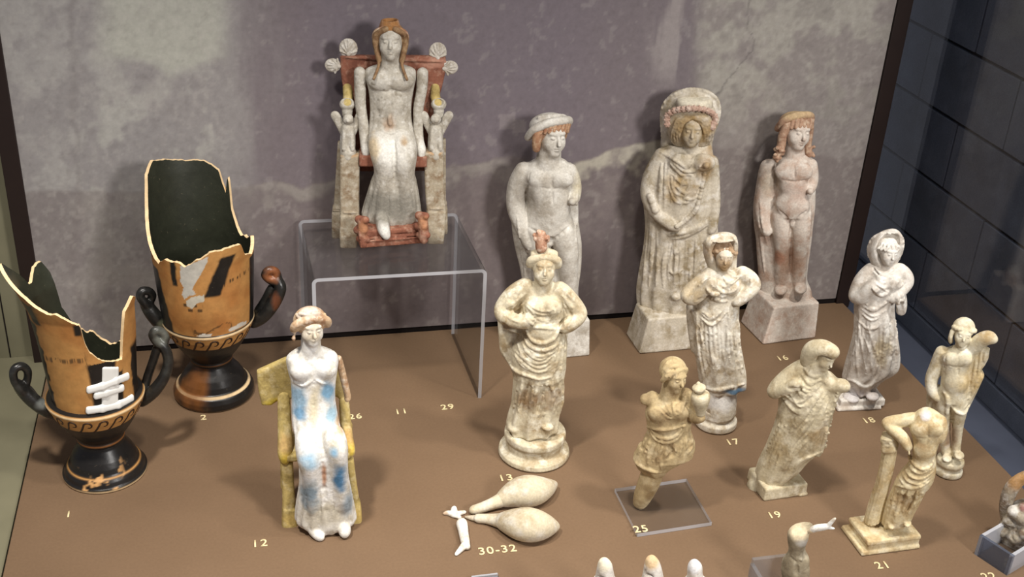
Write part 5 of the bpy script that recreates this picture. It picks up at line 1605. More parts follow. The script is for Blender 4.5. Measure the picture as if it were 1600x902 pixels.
p.paint((455, 760, -30), (44, 170, 80), srgb(222, 210, 178), .85, nz=.5)
p.paint((415, 1110, 90), (78, 95, 80), srgb(160, 196, 220), .95, nz=.5); p.paint((595, 1050, 90), (44, 60, 80), srgb(130, 178, 210), .9, nz=.35)
p.paint((632, 1240, 90), (60, 160, 80), B2, 1.0, nz=.45)
p.paint((430, 1360, 90), (84, 170, 80), B3, .95, nz=.5)
p.paint((690, 1430, 60), (60, 150, 90), srgb(142, 156, 166), .9, nz=.35)
p.paint((525, 1240, 90), (22, 120, 60), srgb(190, 132, 90), .85, nz=.5)
p.paint((640, 890, -10), (36, 50, 90), srgb(200, 160, 110), .7, nz=.4)
p.paint((430, 210, -50), (110, 130, 90), srgb(200, 182, 150), .6, nz=.4)
p.paint((485, 1660, 130), (60, 60, 60), srgb(240, 238, 230), .9, nz=.2); p.paint((668, 1640, 130), (60, 60, 60), srgb(240, 238, 230), .9, nz=.2)
p.build()
TANH = clay('tan_hair_clay', srgb(198, 164, 122), srgb(160, 116, 76), srgb(224, 208, 186), seed=22.0, s=2)
h = F.part('hair', TANH, 0.0009)
H.ell(h, (0, 0.18, -0.10), (0.46, 0.40, 0.42))
H.line(h, [(-0.48, 0.02, 0.0), (-0.43, 0.20, 0.12), (-0.15, 0.35, 0.22), (0.15, 0.35, 0.22), (0.40, 0.22, 0.12), (0.46, 0.05, 0.0)], 0.10, 0.06)
rr = random.Random(9)
for i in range(18):
    a = rr.uniform(-1.3, 1.3)
    H.ell(h, (0.40 * math.sin(a), 0.44 + rr.uniform(-.06, .10), 0.30 * math.cos(a) - .05), (0.06, 0.06, 0.06), 0.02)
H.ell(h, (-0.50, -0.22, 0.05), (0.055, 0.085, 0.055), 0.01); H.ell(h, (-0.47, -0.08, 0.05), (0.03, 0.09, 0.03), 0.02)
h.paint((400, 100, -60), (90, 50, 90), srgb(214, 204, 194), .7, nz=.8, ns=200)
h.build()
for s in (0,):
    h = F.part('shoulder_break', TANH, 0.0009)
    h.chain([(628, 430, -150, 22), (655, 540, -165, 24), (690, 690, -160, 22), (688, 720, -150, 18)], k=6)
    h.build()

# ------------------------------------------------------------------ clear acrylic stand
def acrylic(name, sheet=0.0):
    return glass_mat(name, (0.91, 0.915, 0.92), 1.49, 0.03, 0.008, (0.85, 0.87, 0.9), gloss=0.5, base=0.02)
M_ACR = acrylic('clear_acrylic')
M_ACRE = glass_mat('acrylic_edge', (0.80, 0.82, 0.86), 1.49, 0.15, 0.42, (0.86, 0.88, 0.94))
fr0, br0 = on_floor(752, 622), on_floor(710, 522)
g = on_plane(771, 420, 1, fr0[1]); STH = float(g[2])
ux = fr0 - br0
fl = on_floor(487, 436, STH); flx = fl[0]
tfr, tbr = np.array([fr0[0], fr0[1], STH]), np.array([br0[0], br0[1], STH])
wid = np.linalg.norm(fl[:2] - fr0[:2])
dirx = (fl[:2] - fr0[:2]) / wid
def sheet_U(name, A, B, dirx, wid, h, t, rad, mats, parent):
    """bent sheet: A front and B back foot of one leg, dirx towards the other leg; edges get the edge material"""
    prof = [(0, 0)]
    for i in range(7):
        a = math.pi - i * math.pi / 12; prof.append((rad + rad * math.cos(a), h - rad + rad * math.sin(a)))
    for i in range(7):
        a = math.pi / 2 - i * math.pi / 12; prof.append((wid - rad + rad * math.cos(a), h - rad + rad * math.sin(a)))
    prof.append((wid, 0))
    prof = np.array(prof); n = len(prof)
    inner = []
    for i in range(n):
        a, b = prof[max(i - 1, 0)], prof[min(i + 1, n - 1)]
        d = (b - a) / np.linalg.norm(b - a); inner.append(prof[i] + t * np.array([d[1], -d[0]]))
    inner = np.array(inner)
    def P(q, o): return (o[0] + dirx[0] * q[0], o[1] + dirx[1] * q[0], q[1])
    V = [P(q, A) for q in prof] + [P(q, A) for q in inner] + [P(q, B) for q in prof] + [P(q, B) for q in inner]
    F, mi = [], []
    for i in range(n - 1):
        F.append((i, i + 1, 2 * n + i + 1, 2 * n + i)); mi.append(0)
        F.append((n + i, 3 * n + i, 3 * n + i + 1, n + i + 1)); mi.append(0)
        F.append((i, n + i, n + i + 1, i + 1)); mi.append(1)
        F.append((2 * n + i, 2 * n + i + 1, 3 * n + i + 1, 3 * n + i)); mi.append(1)
    for e in (0, n - 1):
        F.append((e, 2 * n + e, 3 * n + e, n + e)); mi.append(1)
    me = raw_mesh(name, V, F)
    o = link_mesh(name, me, mats, parent)
    me.polygons.foreach_set('material_index', mi)
    return o
o = sheet_U('acrylic_stand', fr0, br0, dirx, wid, STH, 0.0035, 0.006, [M_ACR, M_ACRE], None)
bm = bmesh.new(); bm.from_mesh(o.data); bmesh.ops.recalc_face_normals(bm, faces=bm.faces); bm.to_mesh(o.data); bm.free()
tag(o, 'clear acrylic bridge stand under the red throne', 'stand')

# ------------------------------------------------------------------ throne with its seated figure, number 11
REDP = clay('red_painted_clay', srgb(150, 88, 62), srgb(118, 64, 44), srgb(182, 138, 112), seed=30.0, s=1.3)
STONE = clay('grey_buff_clay', srgb(176, 162, 136), srgb(142, 116, 84), srgb(200, 190, 170), seed=31.0, s=1.6)
GREYC = clay('grey_flecked_clay', srgb(192, 185, 170), srgb(164, 154, 136), srgb(216, 212, 202), seed=32.0, s=2.0)
ST = STH + 0.0002
F = Fig('throne', 'red and buff clay throne with palmettes and winged arm supports, on the acrylic stand', 'throne', (611, 366), z=ST)
F.crop(490, 20, 4.51)
p = F.part('back_board', REDP, 0.0010)
p.loft([(300, 190, 930, -150, 22), (360, 188, 932, -150, 24), (430, 192, 925, -150, 24), (520, 205, 905, -148, 24), (640, 225, 880, -146, 24), (900, 225, 880, -140, 24), (1110, 240, 860, -135, 24)], pw=6, rnd=8)
p.ridge([(190, 312), (420, 318), (700, 330), (930, 345)], 16, 6, 4)
p.paint((850, 360, -130), (110, 40, 60), srgb(200, 150, 128), .6, nz=.8)
p.build()
PALM = clay('pale_palmette_clay', srgb(196, 188, 174), srgb(160, 146, 126), srgb(220, 216, 208), seed=33.0, s=2)
for (x, y, w, hh, rot) in ((245, 250, 62, 68, 0), (875, 275, 60, 66, 0), (135, 370, 54, 54, -80), (962, 385, 54, 54, 80)):
    p = F.part('palmette', PALM, 0.0007)
    a = math.radians(rot); ca, sa = math.cos(a), math.sin(a)
    T = lambda dx, dy: (x + dx * ca - dy * sa, y + dx * sa + dy * ca)
    q = T(0, 20)
    p.ell((x, y, -150), (w, hh, 14) if not rot else (hh, w * .9, 14), k=3)
    for i in range(7):
        b = math.radians(-72 + 24 * i)
        s = T(math.sin(b) * 10, 44 - math.cos(b) * 10); e = T(math.sin(b) * w * .95, 44 - math.cos(b) * hh * 1.45 * (0.7 + 0.3 * math.cos(b)))
        p.chain([(s[0], s[1], -134, 4), ((s[0] + e[0]) / 2, (s[1] + e[1]) / 2, -133, 6), (e[0], e[1], -142, 8)], k=1.5, smooth=False)
    p.ball(*T(0, 44), -138, 15)
    p.build()
p = F.part('seat', REDP, 0.0010)
p.boxc((560, 1010, -60), (230, 40, 110), rnd=8)
p.build()
for sg, (xb0, xb1, yb, xt0, xt1, yt) in ((-1, (190, 302, 1600, 186, 326, 985)), (1, (800, 912, 1572, 776, 914, 965))):
    p = F.part('post', STONE, 0.0011)
    p.loft([(yt, xt0, xt1, -30, 60), (yt + 30, xt0, xt1, -30, 62), ((yt + yb) / 2, (xt0 + xb0) / 2 - 2, (xt1 + xb1) / 2 + 8, -28, 62), (yb - 190, xb0 - 2, xb1 + 22, -26, 62)], pw=8, rnd=6)
    p.loft([(yb - 195, xb0 - 4, xb1 + 24, -26, 68), (yb - 60, xb0 - 6, xb1 + 12, -24, 74), (yb + 5, xb0 - 4, xb1 + 6, -22, 74), (yb + 30, xb0 - 4, xb1 + 6, -22, 74)], pw=8, rnd=8)
    p.ridge([(xb0, yb - 190), (xb1 + 18, yb - 190)], 7, 4, 1)
    p.paint(((xt0 + xt1) / 2, yt + 10, 30), (80, 30, 60), srgb(196, 150, 100), .7, nz=.5)
    p.build()
    p = F.part('back_leg', STONE, 0.0011)
    xo = xb0 - 38 if sg < 0 else xb1 - 30
    p.loft([(yt - 80, xo + (18 if sg < 0 else 0), xo + 50 + (10 if sg < 0 else 0), -150, 24), (yb - 250, xo - 10, xo + 50, -150, 28), (yb - 220, xo - 22, xo + 60, -150, 50), (yb - 30, xo - 24, xo + 62, -150, 56)], pw=5, rnd=6)
    p.build()
    # arm rod and ring
    xa = 240 if sg < 0 else 855
    p = F.part('arm_rod', YELLOW, 0.0009)
    p.chain([(xa, 525, -140, 33), (xa + 2, 590, -110, 33), (xa + (0 if sg < 0 else 20), 650, -75, 34)], k=3, smooth=False)
    p.build()
    p = F.part('arm_ring', GREYC, 0.0008)
    xr = 237 if sg < 0 else 882
    p.ell((xr, 645, -70), (52, 44, 40), k=3)
    p.ell((xr, 632, -40), (36, 24, 36), k=5, op='s')
    p.chain([(xr, 690, -70, 36), (xr, 715, -72, 34)], k=4)
    p.build()
    # winged creature
    xs = 243 if sg < 0 else 862
    p = F.part('winged_support', GREYC, 0.0008)
    p.chain([(xs - 4, 950, -40, 52), (xs - 2, 870, -35, 48), (xs, 810, -28, 42)], k=8)
    p.ell((xs, 750, -15), (36, 38, 36), k=8)
    p.ell((xs + 2, 762, 18), (16, 14, 12), k=6)
    for s2 in (-1, 1):
        ex = xs + s2 * (92 if s2 * sg > 0 else 88)
        p.chain([(xs + s2 * 30, 850, -50, 24), (xs + s2 * 56, 790, -50, 28), (xs + s2 * 78, 745, -48, 30), (ex, 722, -46, 30)], k=5, sy=.6)
        p.chain([(xs + s2 * 24, 840, 0, 15), (xs + s2 * 28, 900, 6, 15), (xs + s2 * 30, 960, 14, 17)], k=4)
    p.chain([(xs, 985, -20, 54), (xs, 1000, -20, 56)], k=6)
    p.build()
F.crop(490, 200, 4.51)
F2 = Fig('footstool', 'red clay footstool with volute ends before the throne', 'footstool', (613, 384), z=ST)
F2.crop(490, 200, 4.51)
p = F2.part('stool_block', REDP, 0.0009)
p.frustum((330, 850), (795, 812), 110, 0, 58, (-4, -4, -2, 0), rnd=8)
p.frustum((320, 850), (800, 815), 130, 62, 130, (0, 0, 0, 0), rnd=8)
p.ridge([(360, 800), (560, 785), (760, 770)], 9, 4, 2); p.groove([(360, 775), (560, 755), (760, 742)], 9, 5, 2)
p.build()
for (x, y) in ((345, 740), (768, 712)):
    p = F2.part('volute', REDP, 0.0009)
    for dy, dx in ((-95, 0), (-20, -10), (40, 8)):
        p.chain([(x + dx - 25, y + dy, -10, 30), (x + dx + 22, y + dy + 4, 30, 26)], k=6)
    p.chain([(x, y - 80, 10, 34), (x + 6, y, 14, 34), (x + 8, y + 75, 20, 32)], k=8)
    p.paint((x, y - 40, 30), (60, 80, 60), srgb(206, 150, 108), .6, nz=.7)
    p.build()
F = Fig('enthroned_figurine', 'pale grey clay bare-chested figure in a long skirt seated on the red throne', 'figurine', (611, 366), z=ST)
F.crop(490, 20, 4.51)
p = F.part('body', GREYC)
p.loft([(365, 455, 625, -70, 50), (395, 372, 710, -70, 72), (450, 360, 722, -68, 84), (540, 385, 706, -64, 84), (640, 396, 690, -60, 80), (740, 396, 690, -54, 82), (830, 386, 706, -40, 92), (910, 392, 715, -15, 105), (1000, 405, 722, 15, 108), (1070, 425, 712, 30, 100), (1130, 428, 708, 30, 92), (1180, 408, 722, 30, 92), (1270, 380, 738, 30, 96), (1370, 350, 752, 30, 102), (1430, 342, 756, 30, 104), (1465, 372, 730, 30, 96), (1485, 430, 660, 30, 80)], k=10, folds=[(15, 0, 9, 0, 1.1, 0)])
p.ell((470, 480, 0), (86, 62, 40), k=26); p.ell((620, 480, 0), (84, 62, 40), k=26); p.ell((545, 640, 0), (80, 70, 30), k=36)
p.chain([(470, 900, 30, 74), (490, 1000, 75, 68), (500, 1070, 85, 58), (490, 1250, 70, 46), (490, 1400, 70, 42)], k=34)
p.chain([(635, 900, 30, 74), (640, 1000, 78, 68), (640, 1080, 88, 58), (650, 1250, 72, 46), (670, 1400, 70, 44)], k=34)
p.chain([(480, 1440, 120, 46), (492, 1520, 205, 40), (512, 1572, 235, 28)], k=10)
p.chain([(540, 420, -66, 74), (540, 350, -58, 62), (540, 290, -56, 58)], k=18)
H = p.head(542, 205, -46, 246, yaw=0, pitch=10)
p.groove([(545, 440), (545, 560), (545, 680)], 7, 9, 3); p.groove([(410, 540), (520, 560), (545, 545), (620, 560), (680, 540)], 7, 8, 3)
p.ridge([(470, 820), (540, 850), (620, 815)], 9, 8, 1); p.ridge([(535, 735), (540, 785)], 13, 10, 2, taper=False)
p.groove([(570, 900), (572, 1060), (565, 1250)], 12, 10, 3)
for x in (410, 440, 530, 600, 700, 720): p.groove([(560 + (x - 560) * .75, 1160), (x, 1300), (560 + (x - 560) * 1.1, 1430)], 5, 5, 2)
W = srgb(238, 236, 228)
p.paint((545, 960, 60), (190, 160, 140), W, .9, nz=.35); p.paint((545, 1340, 60), (260, 165, 190), srgb(132, 128, 118), .92, nz=.3)
p.paint((430, 960, 60), (50, 110, 90), srgb(206, 176, 120), .6, nz=.7); p.paint((640, 900, 60), (40, 40, 90), srgb(176, 140, 90), .7, nz=.8)
p.paint((540, 780, 30), (60, 70, 70), srgb(176, 140, 108), .6, nz=.7)
p.paint((470, 500, 10), (60, 50, 50), srgb(216, 212, 202), .6); p.paint((620, 500, 10), (60, 50, 50), srgb(210, 204, 190), .5)
p.paint((505, 1560, 220), (60, 90, 90), srgb(226, 224, 218), .8)
for i in range(14):
    p.paint((random.uniform(400, 690), random.uniform(480, 800), 10), (10, 10, 60), srgb(120, 110, 92), .6, nz=.8, ns=220)
p.build()
for pts in ([(325, 420, -60, 38), (328, 540, -60, 38), (332, 660, -55, 36), (352, 800, -35, 34), (358, 900, -10, 30), (366, 970, 10, 28), (374, 1020, 18, 18)], [(768, 425, -60, 38), (762, 540, -60, 36), (738, 680, -55, 34), (738, 820, -35, 32), (745, 900, -10, 30), (758, 970, 10, 32), (758, 1035, 20, 20)]):
    p = F.part('arm', GREYC, 0.0009); p.chain(pts, k=4)
    p.paint((pts[-2][0], pts[-2][1], 20), (50, 90, 60), W, .8, nz=.5); p.build()
BROWNH = clay('brown_hair_clay', srgb(150, 112, 70), srgb(110, 74, 42), srgb(178, 146, 100), seed=34.0, s=2)
h = F.part('hair', BROWNH, 0.0009)
H.ell(h, (0, 0.14, -0.12), (0.40, 0.38, 0.38))
for s in (-1, 1):
    H.line(h, [(s * 0.12, 0.36, 0.27), (s * 0.36, 0.22, 0.14), (s * 0.40, 0.0, 0.06), (s * 0.35, -0.25, 0.02), (s * 0.30, -0.48, 0.02)], 0.075, 0.03)
    H.line(h, [(s * 0.30, -0.4, 0.02), (s * 0.32, -0.65, 0.10), (s * 0.44, -0.95, 0.28)], 0.04, 0.02)
h.build()
h = F.part('crown', REDCLAY, 0.0009)
h.loft([(48, 478, 598, -75, 48), (80, 466, 608, -70, 60), (125, 458, 620, -66, 70)], rnd=6)
H.line(h, [(-0.42, 0.10, 0.0), (-0.36, 0.26, 0.12), (-0.15, 0.35, 0.20), (0.15, 0.35, 0.20), (0.36, 0.26, 0.12), (0.42, 0.10, 0.0)], 0.075, 0.03)
h.loft([(40, 492, 586, -75, 36), (80, 486, 590, -72, 42)], op='s', k=4)
h.paint((540, 90, -50), (110, 70, 110), srgb(160, 112, 60), .85, nz=.4); h.paint((450, 150, 10), (40, 50, 60), srgb(216, 196, 160), .7)
h.build()
# ------------------------------------------------------------------ small things
# two pear-shaped flasks lying on the floor (numbers 30-32)
FLASK = clay('pale_buff_clay', srgb(206, 192, 160), srgb(180, 158, 120), srgb(216, 210, 196), seed=40.0, bump=0.15, s=0.8)
F = Fig('pear_shaped_piece', 'smooth buff clay pear-shaped piece with a blunt neck, touching the one with a broken tip', 'clay piece', (815, 778))
F.crop(680, 730, 6.0133)
p = F.part('bulb', FLASK, 0.0010)
p.chainz([(640, 300, 78, 72), (720, 262, 105, 104), (800, 236, 128, 132), (880, 226, 136, 140), (960, 218, 126, 122), (1040, 196, 100, 84), (1100, 172, 76, 44), (1124, 164, 68, 18)], k=18)
p.build()
p = F.part('neck', FLASK, 0.0010)
p.chainz([(648, 298, 78, 71), (560, 336, 62, 57), (470, 370, 52, 48), (390, 395, 46, 43), (358, 405, 44, 40)], k=6)
p.paint((360, 410, 20), (60, 60, 60), srgb(202, 168, 128), .6)
p.build()
F = Fig('pear_shaped_piece', 'smooth buff clay pear-shaped piece whose neck ends in a broken reddish tip', 'clay piece', (815, 826))
F.crop(680, 730, 6.0133)
p = F.part('bulb', FLASK, 0.0010)
p.chainz([(640, 510, 82, 78), (720, 522, 110, 112), (800, 536, 134, 140), (880, 545, 146, 152), (960, 552, 134, 134), (1040, 556, 108, 96), (1110, 558, 82, 50), (1142, 560, 74, 18)], k=18)
p.build()
p = F.part('neck', FLASK, 0.0010)
p.chainz([(648, 512, 82, 77), (560, 498, 60, 58), (470, 486, 48, 45), (400, 482, 44, 42)], k=6)
p.build()
p = F.part('broken_tip', FLASK, 0.0009)
p.chainz([(400, 484, 38, 34), (340, 478, 28, 24), (285, 470, 14, 12)], k=4)
p.paint((320, 478, 10), (90, 50, 60), srgb(196, 158, 132), .8, nz=.3)
p.build()
# little white leg and four-pointed scrap
BONE = clay('white_bone_clay', srgb(236, 234, 226), srgb(206, 190, 160), srgb(246, 246, 244), seed=41.0, s=2)
F = Fig('leg_fragment', 'little white clay leg and foot lying next to the pear-shaped pieces', 'fragment', (722, 842))
F.crop(680, 730, 6.0133)
p = F.part('shin', BONE, 0.0008)
p.chainz([(250, 530, 44, 52), (262, 590, 44, 46), (272, 650, 44, 42), (285, 710, 40, 40)], k=8)
p.paint((265, 605, 40), (70, 14, 70), srgb(206, 180, 140), .7, nz=.4)
p.build()
p = F.part('foot', BONE, 0.0008)
p.chainz([(288, 715, 40, 38), (300, 748, 34, 30)], k=8)
p.chainz([(280, 730, 36, 34), (235, 780, 24, 24), (196, 822, 14, 15)], k=8)
p.paint((200, 815, 10), (50, 40, 40), srgb(214, 196, 150), .7)
p.build()
F = Fig('star_scrap', 'tiny white clay scrap with pointed arms at the necks of the pear-shaped pieces', 'fragment', (711, 806))
F.crop(680, 730, 6.0133)
p = F.part('scrap', BONE, 0.0007)
p.chainz([(180, 440, 26, 34), (176, 400, 30, 26), (180, 385, 30, 16)], k=10); p.chainz([(175, 450, 24, 28), (120, 432, 20, 20), (85, 438, 16, 13)], k=8)
p.chainz([(190, 450, 24, 28), (240, 432, 22, 20), (278, 425, 18, 15)], k=8); p.chainz([(200, 460, 22, 24), (230, 475, 16, 18)], k=6)
p.paint((90, 440, 10), (40, 30, 40), srgb(190, 150, 110), .7)
p.build()

# clear plate with peg under the jar carrier (number 25)
def plate(name, corners, t, label, cat):
    P = [on_floor(*c) for c in corners]
    V = [(q[0], q[1], 0.0004) for q in P] + [(q[0], q[1], t) for q in P]
    Fc = [(3, 2, 1, 0), (4, 5, 6, 7)] + [(i, (i + 1) % 4, 4 + (i + 1) % 4, 4 + i) for i in range(4)]
    me = raw_mesh(name, V, Fc)
    bm = bmesh.new(); bm.from_mesh(me); bmesh.ops.recalc_face_normals(bm, faces=bm.faces); bm.to_mesh(me); bm.free()
    return me
root = empty('acrylic_plate', on_floor(1036, 796).tolist())
tag(root, 'thin square clear acrylic plate on the floor under the jar carrier', 'plate')
me = plate('sheet', [(960, 769.5), (1072, 754), (1111.5, 822), (995.5, 840)], 0.0042, '', '')
o = link_mesh('sheet', me, [M_ACR, M_ACRE]); me.polygons.foreach_set('material_index', [0, 0, 1, 1, 1, 1])
o.parent = root; o.matrix_parent_inverse = root.matrix_world.inverted(); o.matrix_parent_inverse = Matrix.Translation(-Vector(on_floor(1036, 796).tolist()))
q = on_floor(1005, 793)
bm = bmesh.new()
bmesh.ops.create_cone(bm, cap_ends=True, segments=16, radius1=0.0030, radius2=0.0026, depth=0.012, matrix=Matrix.Translation((q[0], q[1], 0.0095)))
me = bpy.data.meshes.new('peg'); bm.to_mesh(me); bm.free()
o = link_mesh('peg', me, M_ACRE); o.parent = root; o.matrix_parent_inverse = Matrix.Translation(-Vector(on_floor(1036, 796).tolist()))

# headless torso with a thin white arm, in a clear stand at the front
DULL = clay('grey_olive_clay', srgb(160, 146, 116), srgb(130, 116, 90), srgb(186, 176, 150), seed=42.0)
F = Fig('torso_figurine', 'grey clay torso broken at the chest with one thin white arm stretched out', 'figurine', (1243, 936))
F.crop(1180, 790, 8.054)
p = F.part('body', DULL, 0.0010)
p.loft([(238, 560, 715, -40, 50), (270, 470, 735, -30, 90), (330, 410, 690, -10, 120), (430, 408, 668, 0, 120), (520, 420, 635, 0, 105), (590, 405, 635, 0, 105), (680, 340, 680, 0, 130), (780, 335, 680, 0, 135), (860, 345, 672, 0, 130)], k=14)
p.chain([(425, 800, 10, 96), (440, 950, 15, 84), (445, 1120, 5, 62)], k=14); p.chain([(600, 800, 10, 84), (600, 950, 15, 74), (600, 1120, 5, 58)], k=14)
p.groove([(520, 720), (525, 820), (525, 900)], 22, 14, 6); p.groove([(420, 640), (500, 700), (520, 720)], 10, 10, 4); p.groove([(650, 660), (580, 690), (540, 720)], 10, 10, 4)
p.paint((560, 330, 20), (200, 110, 190), srgb(232, 216, 182), .95, nz=.35); p.paint((590, 470, 80), (90, 80, 90), srgb(206, 202, 194), .7, nz=.5)
p.bump(577, 685, 18, 4, 4)
p.build()
p = F.part('arm', BONE, 0.0008)
p.chain([(690, 325, 40, 30), (760, 290, 50, 42), (850, 275, 60, 40), (920, 262, 66, 32)], k=8)
p.chain([(920, 255, 66, 28), (965, 205, 70, 22), (1005, 165, 74, 16)], k=6); p.chain([(930, 280, 66, 22), (965, 288, 70, 16), (992, 292, 72, 11)], k=6)
p.paint((700, 320, 40), (60, 40, 60), srgb(226, 200, 150), .8)
p.build()
def wedge(label, quad_top, h, name, depth_px):
    pass
M_ACRW = glass_mat('acrylic_wall', (0.80, 0.81, 0.83), 1.49, 0.05, 0.10, (0.7, 0.72, 0.76))
root = empty('acrylic_block', on_floor(1216, 935).tolist())
tag(root, 'clear acrylic mount behind the grey torso', 'mount')
c0 = on_floor(1216, 935)
me = box_mesh('block', (-0.022, -0.015, 0.0), (0.013, 0.016, 0.030), 0.0006)
for pname, lo, hi in (('back_wall', (-0.022, 0.012, 0.0), (0.016, 0.0155, 0.033)), ('side_wall', (-0.0225, -0.018, 0.0), (-0.019, 0.0155, 0.027)), ('base', (-0.019, -0.018, 0.0004), (0.016, 0.012, 0.0035))):
    o = link_mesh(pname, box_mesh(pname, lo, hi, 0.0004), M_ACRW if pname != 'base' else M_ACR, root)

# fragment in a clear box at the right edge
FRAG = clay('mottled_grey_clay', srgb(172, 160, 138), srgb(128, 106, 82), srgb(210, 204, 194), seed=43.0, s=2.2)
F = Fig('crouching_fragment', 'mottled grey and ochre clay fragment with a curved wing-like edge, in a clear box', 'fragment', (1590, 846))
F.crop(1480, 720, 4.956)
p = F.part('body', FRAG, 0.0011)
p.loft([(330, 500, 760, 0, 90), (400, 450, 780, 5, 110), (480, 400, 790, 5, 120), (560, 385, 790, 5, 125), (640, 390, 780, 5, 120), (700, 420, 760, 5, 110)], k=14)
for (x, y, d, r) in ((520, 400, 90, 55), (580, 440, 100, 60), (480, 470, 90, 50), (530, 590, 110, 62), (600, 560, 110, 60), (430, 540, 80, 55), (640, 420, 90, 60), (590, 370, 80, 40)):
    p.ball(x, y, d, r, k=10)
p.groove([(430, 490), (480, 520), (540, 530), (590, 510)], 10, 6, 3); p.groove([(500, 540), (500, 600), (540, 650)], 8, 6, 3)
p.paint((520, 370, 80), (40, 40, 60), srgb(240, 238, 232), .9); p.paint((590, 360, 90), (40, 30, 60), srgb(140, 60, 60), .7, nz=.5)
p.build()
p = F.part('wing', FRAG, 0.0010)
p.chain([(450, 470, 10, 34), (452, 350, 15, 46), (490, 230, 20, 52), (560, 150, 10, 46), (660, 110, 0, 44), (760, 120, -10, 46)], k=8, sy=.8)
p.paint((560, 160, 20), (130, 110, 90), srgb(200, 150, 88), .75, nz=.6)
p.build()
root = empty('acrylic_box', on_floor(1575, 862).tolist())
tag(root, 'small open clear acrylic box holding the mottled fragment', 'mount')
cb = on_floor(1575, 862)
a, b = on_floor(1522, 866), on_floor(1573, 900)
u = (b - a) / np.linalg.norm(b - a); w = np.array([-u[1], u[0], 0])
LN = np.linalg.norm(b - a) ; HH = 0.021
def slab_between(name, p0, p1, thick, h, mat, z0=0.0):
    d = (p1 - p0) / np.linalg.norm(p1 - p0); nn = np.array([-d[1], d[0], 0]) * thick
    V = [p0, p1, p1 + nn, p0 + nn]; V = [(q[0] - cb[0], q[1] - cb[1], z0) for q in V] + [(q[0] - cb[0], q[1] - cb[1], h) for q in V]
    Fc = [(3, 2, 1, 0), (4, 5, 6, 7)] + [(i, (i + 1) % 4, 4 + (i + 1) % 4, 4 + i) for i in range(4)]
    return link_mesh(name, raw_mesh(name, V, Fc), mat, root)
M_BLUEA = glass_mat('acrylic_blue_shade', (0.42, 0.45, 0.52), 1.49, 0.08, 0.20, (0.30, 0.34, 0.44))
slab_between('front_wall', a, b, 0.003, HH, [M_BLUEA])
slab_between('side_wall', b, b + w * 0.050, 0.003, HH, [M_ACRE])
slab_between('side_wall', a + w * 0.050, a, 0.003, HH, [M_ACRE])
slab_between('back_wall', b + w * 0.050, a + w * 0.050, 0.003, HH, [M_ACRE])
slab_between('base', a + u * .0035 + w * .0035, b - u * .0035 + w * .0035, 0.043, 0.003, [M_ACR], 0.0004)

# tops of three small veiled figurines at the front edge
for i, (xc, top, wl, wr, tone, lab) in enumerate(((325, 165, 95, 100, srgb(232, 222, 196), 'small cream clay veiled figurine, its head plain, at the front edge'), (862, 138, 95, 112, srgb(216, 182, 132), 'small clay veiled figurine with an ochre stained head, at the front edge'), (1348, 185, 82, 88, srgb(222, 222, 224), 'small grey-white clay veiled figurine at the front edge, slimmest of three'))):
    F = Fig('small_veiled_figurine', lab, 'figurine', (900 + xc / 7.273 + 2, 1000), group=None)
    F.crop(900, 850, 7.273)
    b = F.part('plinth', CHALK, 0.0012)
    b.turn((xc + 14, 1090), [(0, 130), (60, 126), (70, 118), (90, 116)], rnd=8); b.build()
    p = F.part('body', CHALK, 0.0012)
    p.loft([(380, xc - wl - 30, xc + wr + 10, -20, 80), (470, xc - 150, xc + 170, -10, 105), (620, xc - 140, xc + 160, 0, 110), (800, xc - 130, xc + 150, 0, 110), (1040, xc - 130, xc + 150, 0, 112)], k=12, folds=[(9, 4, 14, .4, 1.2, .5)])
    H = p.head(xc - 20, top + 270, 40, 230, yaw=-25, pitch=4)
    p.chain([(xc - 120, 470, 10, 56), (xc - 130, 620, 50, 50), (xc - 10, 600, 115, 40)], k=12)
    p.chain([(xc + 150, 470, 10, 56), (xc + 170, 640, 10, 48), (xc + 150, 780, 20, 38)], k=12)
    p.build()
    v = F.part('veil', CHALK, 0.0010)
    v.loft([(top, xc - 24, xc + 12, -5, 22), (top + 26, xc - 64, xc + 46, 0, 56), (top + 80, xc - 84, xc + 86, 0, 82), (top + 160, xc - wl - 4, xc + wr + 2, 0, 100), (top + 230, xc - wl - 18, xc + wr + 16, -5, 108), (top + 320, xc - wl - 40, xc + wr + 36, -20, 100), (top + 400, xc - wl - 60, xc + wr + 56, -35, 70)], rnd=10)
    v.ell((xc - 40, top + 290, 130), (62, 80, 90), op='s', k=10)
    v.groove([(xc - 60, top + 120), (xc - 80, top + 200), (xc - 84, top + 280)], 12, 8, 3)
    v.paint((xc - 10, top + 60, 30), (110, 90, 120), tone, .85, nz=.5)
    v.build()

# corner of one more clear mount at the front edge
root = empty('acrylic_mount', on_floor(757, 912).tolist())
tag(root, 'corner of a clear acrylic mount beyond the number 30-32', 'mount')
for nm, lo, hi, mt in (('sheet', (-0.010, -0.03, 0.0004), (0.012, 0.004, 0.006), M_ACR), ('edge', (-0.010, 0.004, 0.0004), (0.012, 0.006, 0.0045), M_ACRE)):
    link_mesh(nm, box_mesh(nm, lo, hi, 0.0004), mt, root)

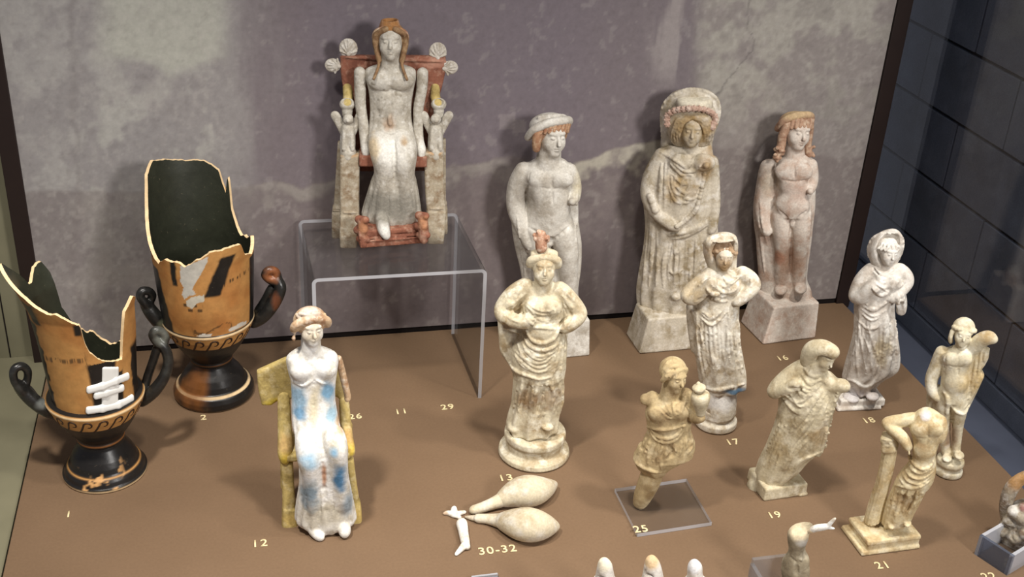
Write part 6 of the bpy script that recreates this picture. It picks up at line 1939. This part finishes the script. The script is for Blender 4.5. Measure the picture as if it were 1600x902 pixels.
# exhibit numbers lettered on the floor
M_NUM = plain('cream_lettering', srgb(232, 214, 168), 0.7, 0.2, 0.04)
def number(txt, where, u, v, hpx, rot=None, z=0.0):
    cu = bpy.data.curves.new('number', 'FONT')
    cu.body = txt; cu.size = 1.0; cu.extrude = 0.0; cu.offset = 0.012
    cu.align_x = 'CENTER'; cu.align_y = 'CENTER'; cu.space_character = 1.15
    t = bpy.data.objects.new('number', cu); col.objects.link(t)
    dg = bpy.context.evaluated_depsgraph_get()
    me = bpy.data.meshes.new_from_object(t.evaluated_get(dg))
    bpy.data.objects.remove(t, do_unlink=True)
    me.name = 'number'
    P = on_floor(u, v, z)
    s = hpx * cam_depth(P) / FPX / 0.7 / 0.55
    bm = bmesh.new(); bm.from_mesh(me)
    g = bmesh.ops.extrude_face_region(bm, geom=bm.faces[:])
    bmesh.ops.translate(bm, verts=[e for e in g['geom'] if isinstance(e, bmesh.types.BMVert)], vec=(0, 0, 0.0005 / s))
    bm.to_mesh(me); bm.free()
    me.materials.clear()
    o = link_mesh('number', me, M_NUM)
    q = on_floor(u + 40, v - 4.0, z) if rot is None else on_floor(u + 40, v + rot, z)
    o.location = (P[0], P[1], z + 0.0003); o.scale = (s, s, s)
    o.rotation_euler = (0, 0, math.atan2(q[1] - P[1], q[0] - P[0]))
    tag(o, 'cream floor number %s, %s' % (txt, where), 'number', None)
    return o
for (t, w, u, v, hp) in (('1', 'before the chipped krater', 107, 805, 8), ('2', 'before the krater with the tall sherd', 318, 653.5, 7.5), ('12', 'by the foot of the yellow chair', 405.5, 850.5, 9), ('26', 'beside the seated lady, under the acrylic stand', 555, 652, 7.5),
                   ('11', 'middle one under the acrylic stand', 626.5, 644, 7.5), ('29', 'near the leg of the acrylic stand', 699, 637, 7.5), ('13', 'between the mantled woman and the pear-shaped pieces', 790, 748, 8.5), ('30-32', 'below the pear-shaped pieces', 777, 860.5, 9),
                   ('17', 'before the woman with the wide brimmed veil', 1144.5, 692, 8), ('16', 'before the youth with long curls', 1222, 560.5, 7), ('18', 'before the chalk white woman', 1357, 658, 7.5), ('19', 'before the hooded leaning woman', 1209.5, 806, 8),
                   ('21', 'before the headless figure', 1378.5, 884.5, 8.5), ('22', 'before the clear box', 1545, 902, 8.5)):
    number(t, w, u, v, hp)
number('25', '', 1001, 828, 8.5, z=0.0043)['label'] = 'cream number 25 on the clear acrylic plate'
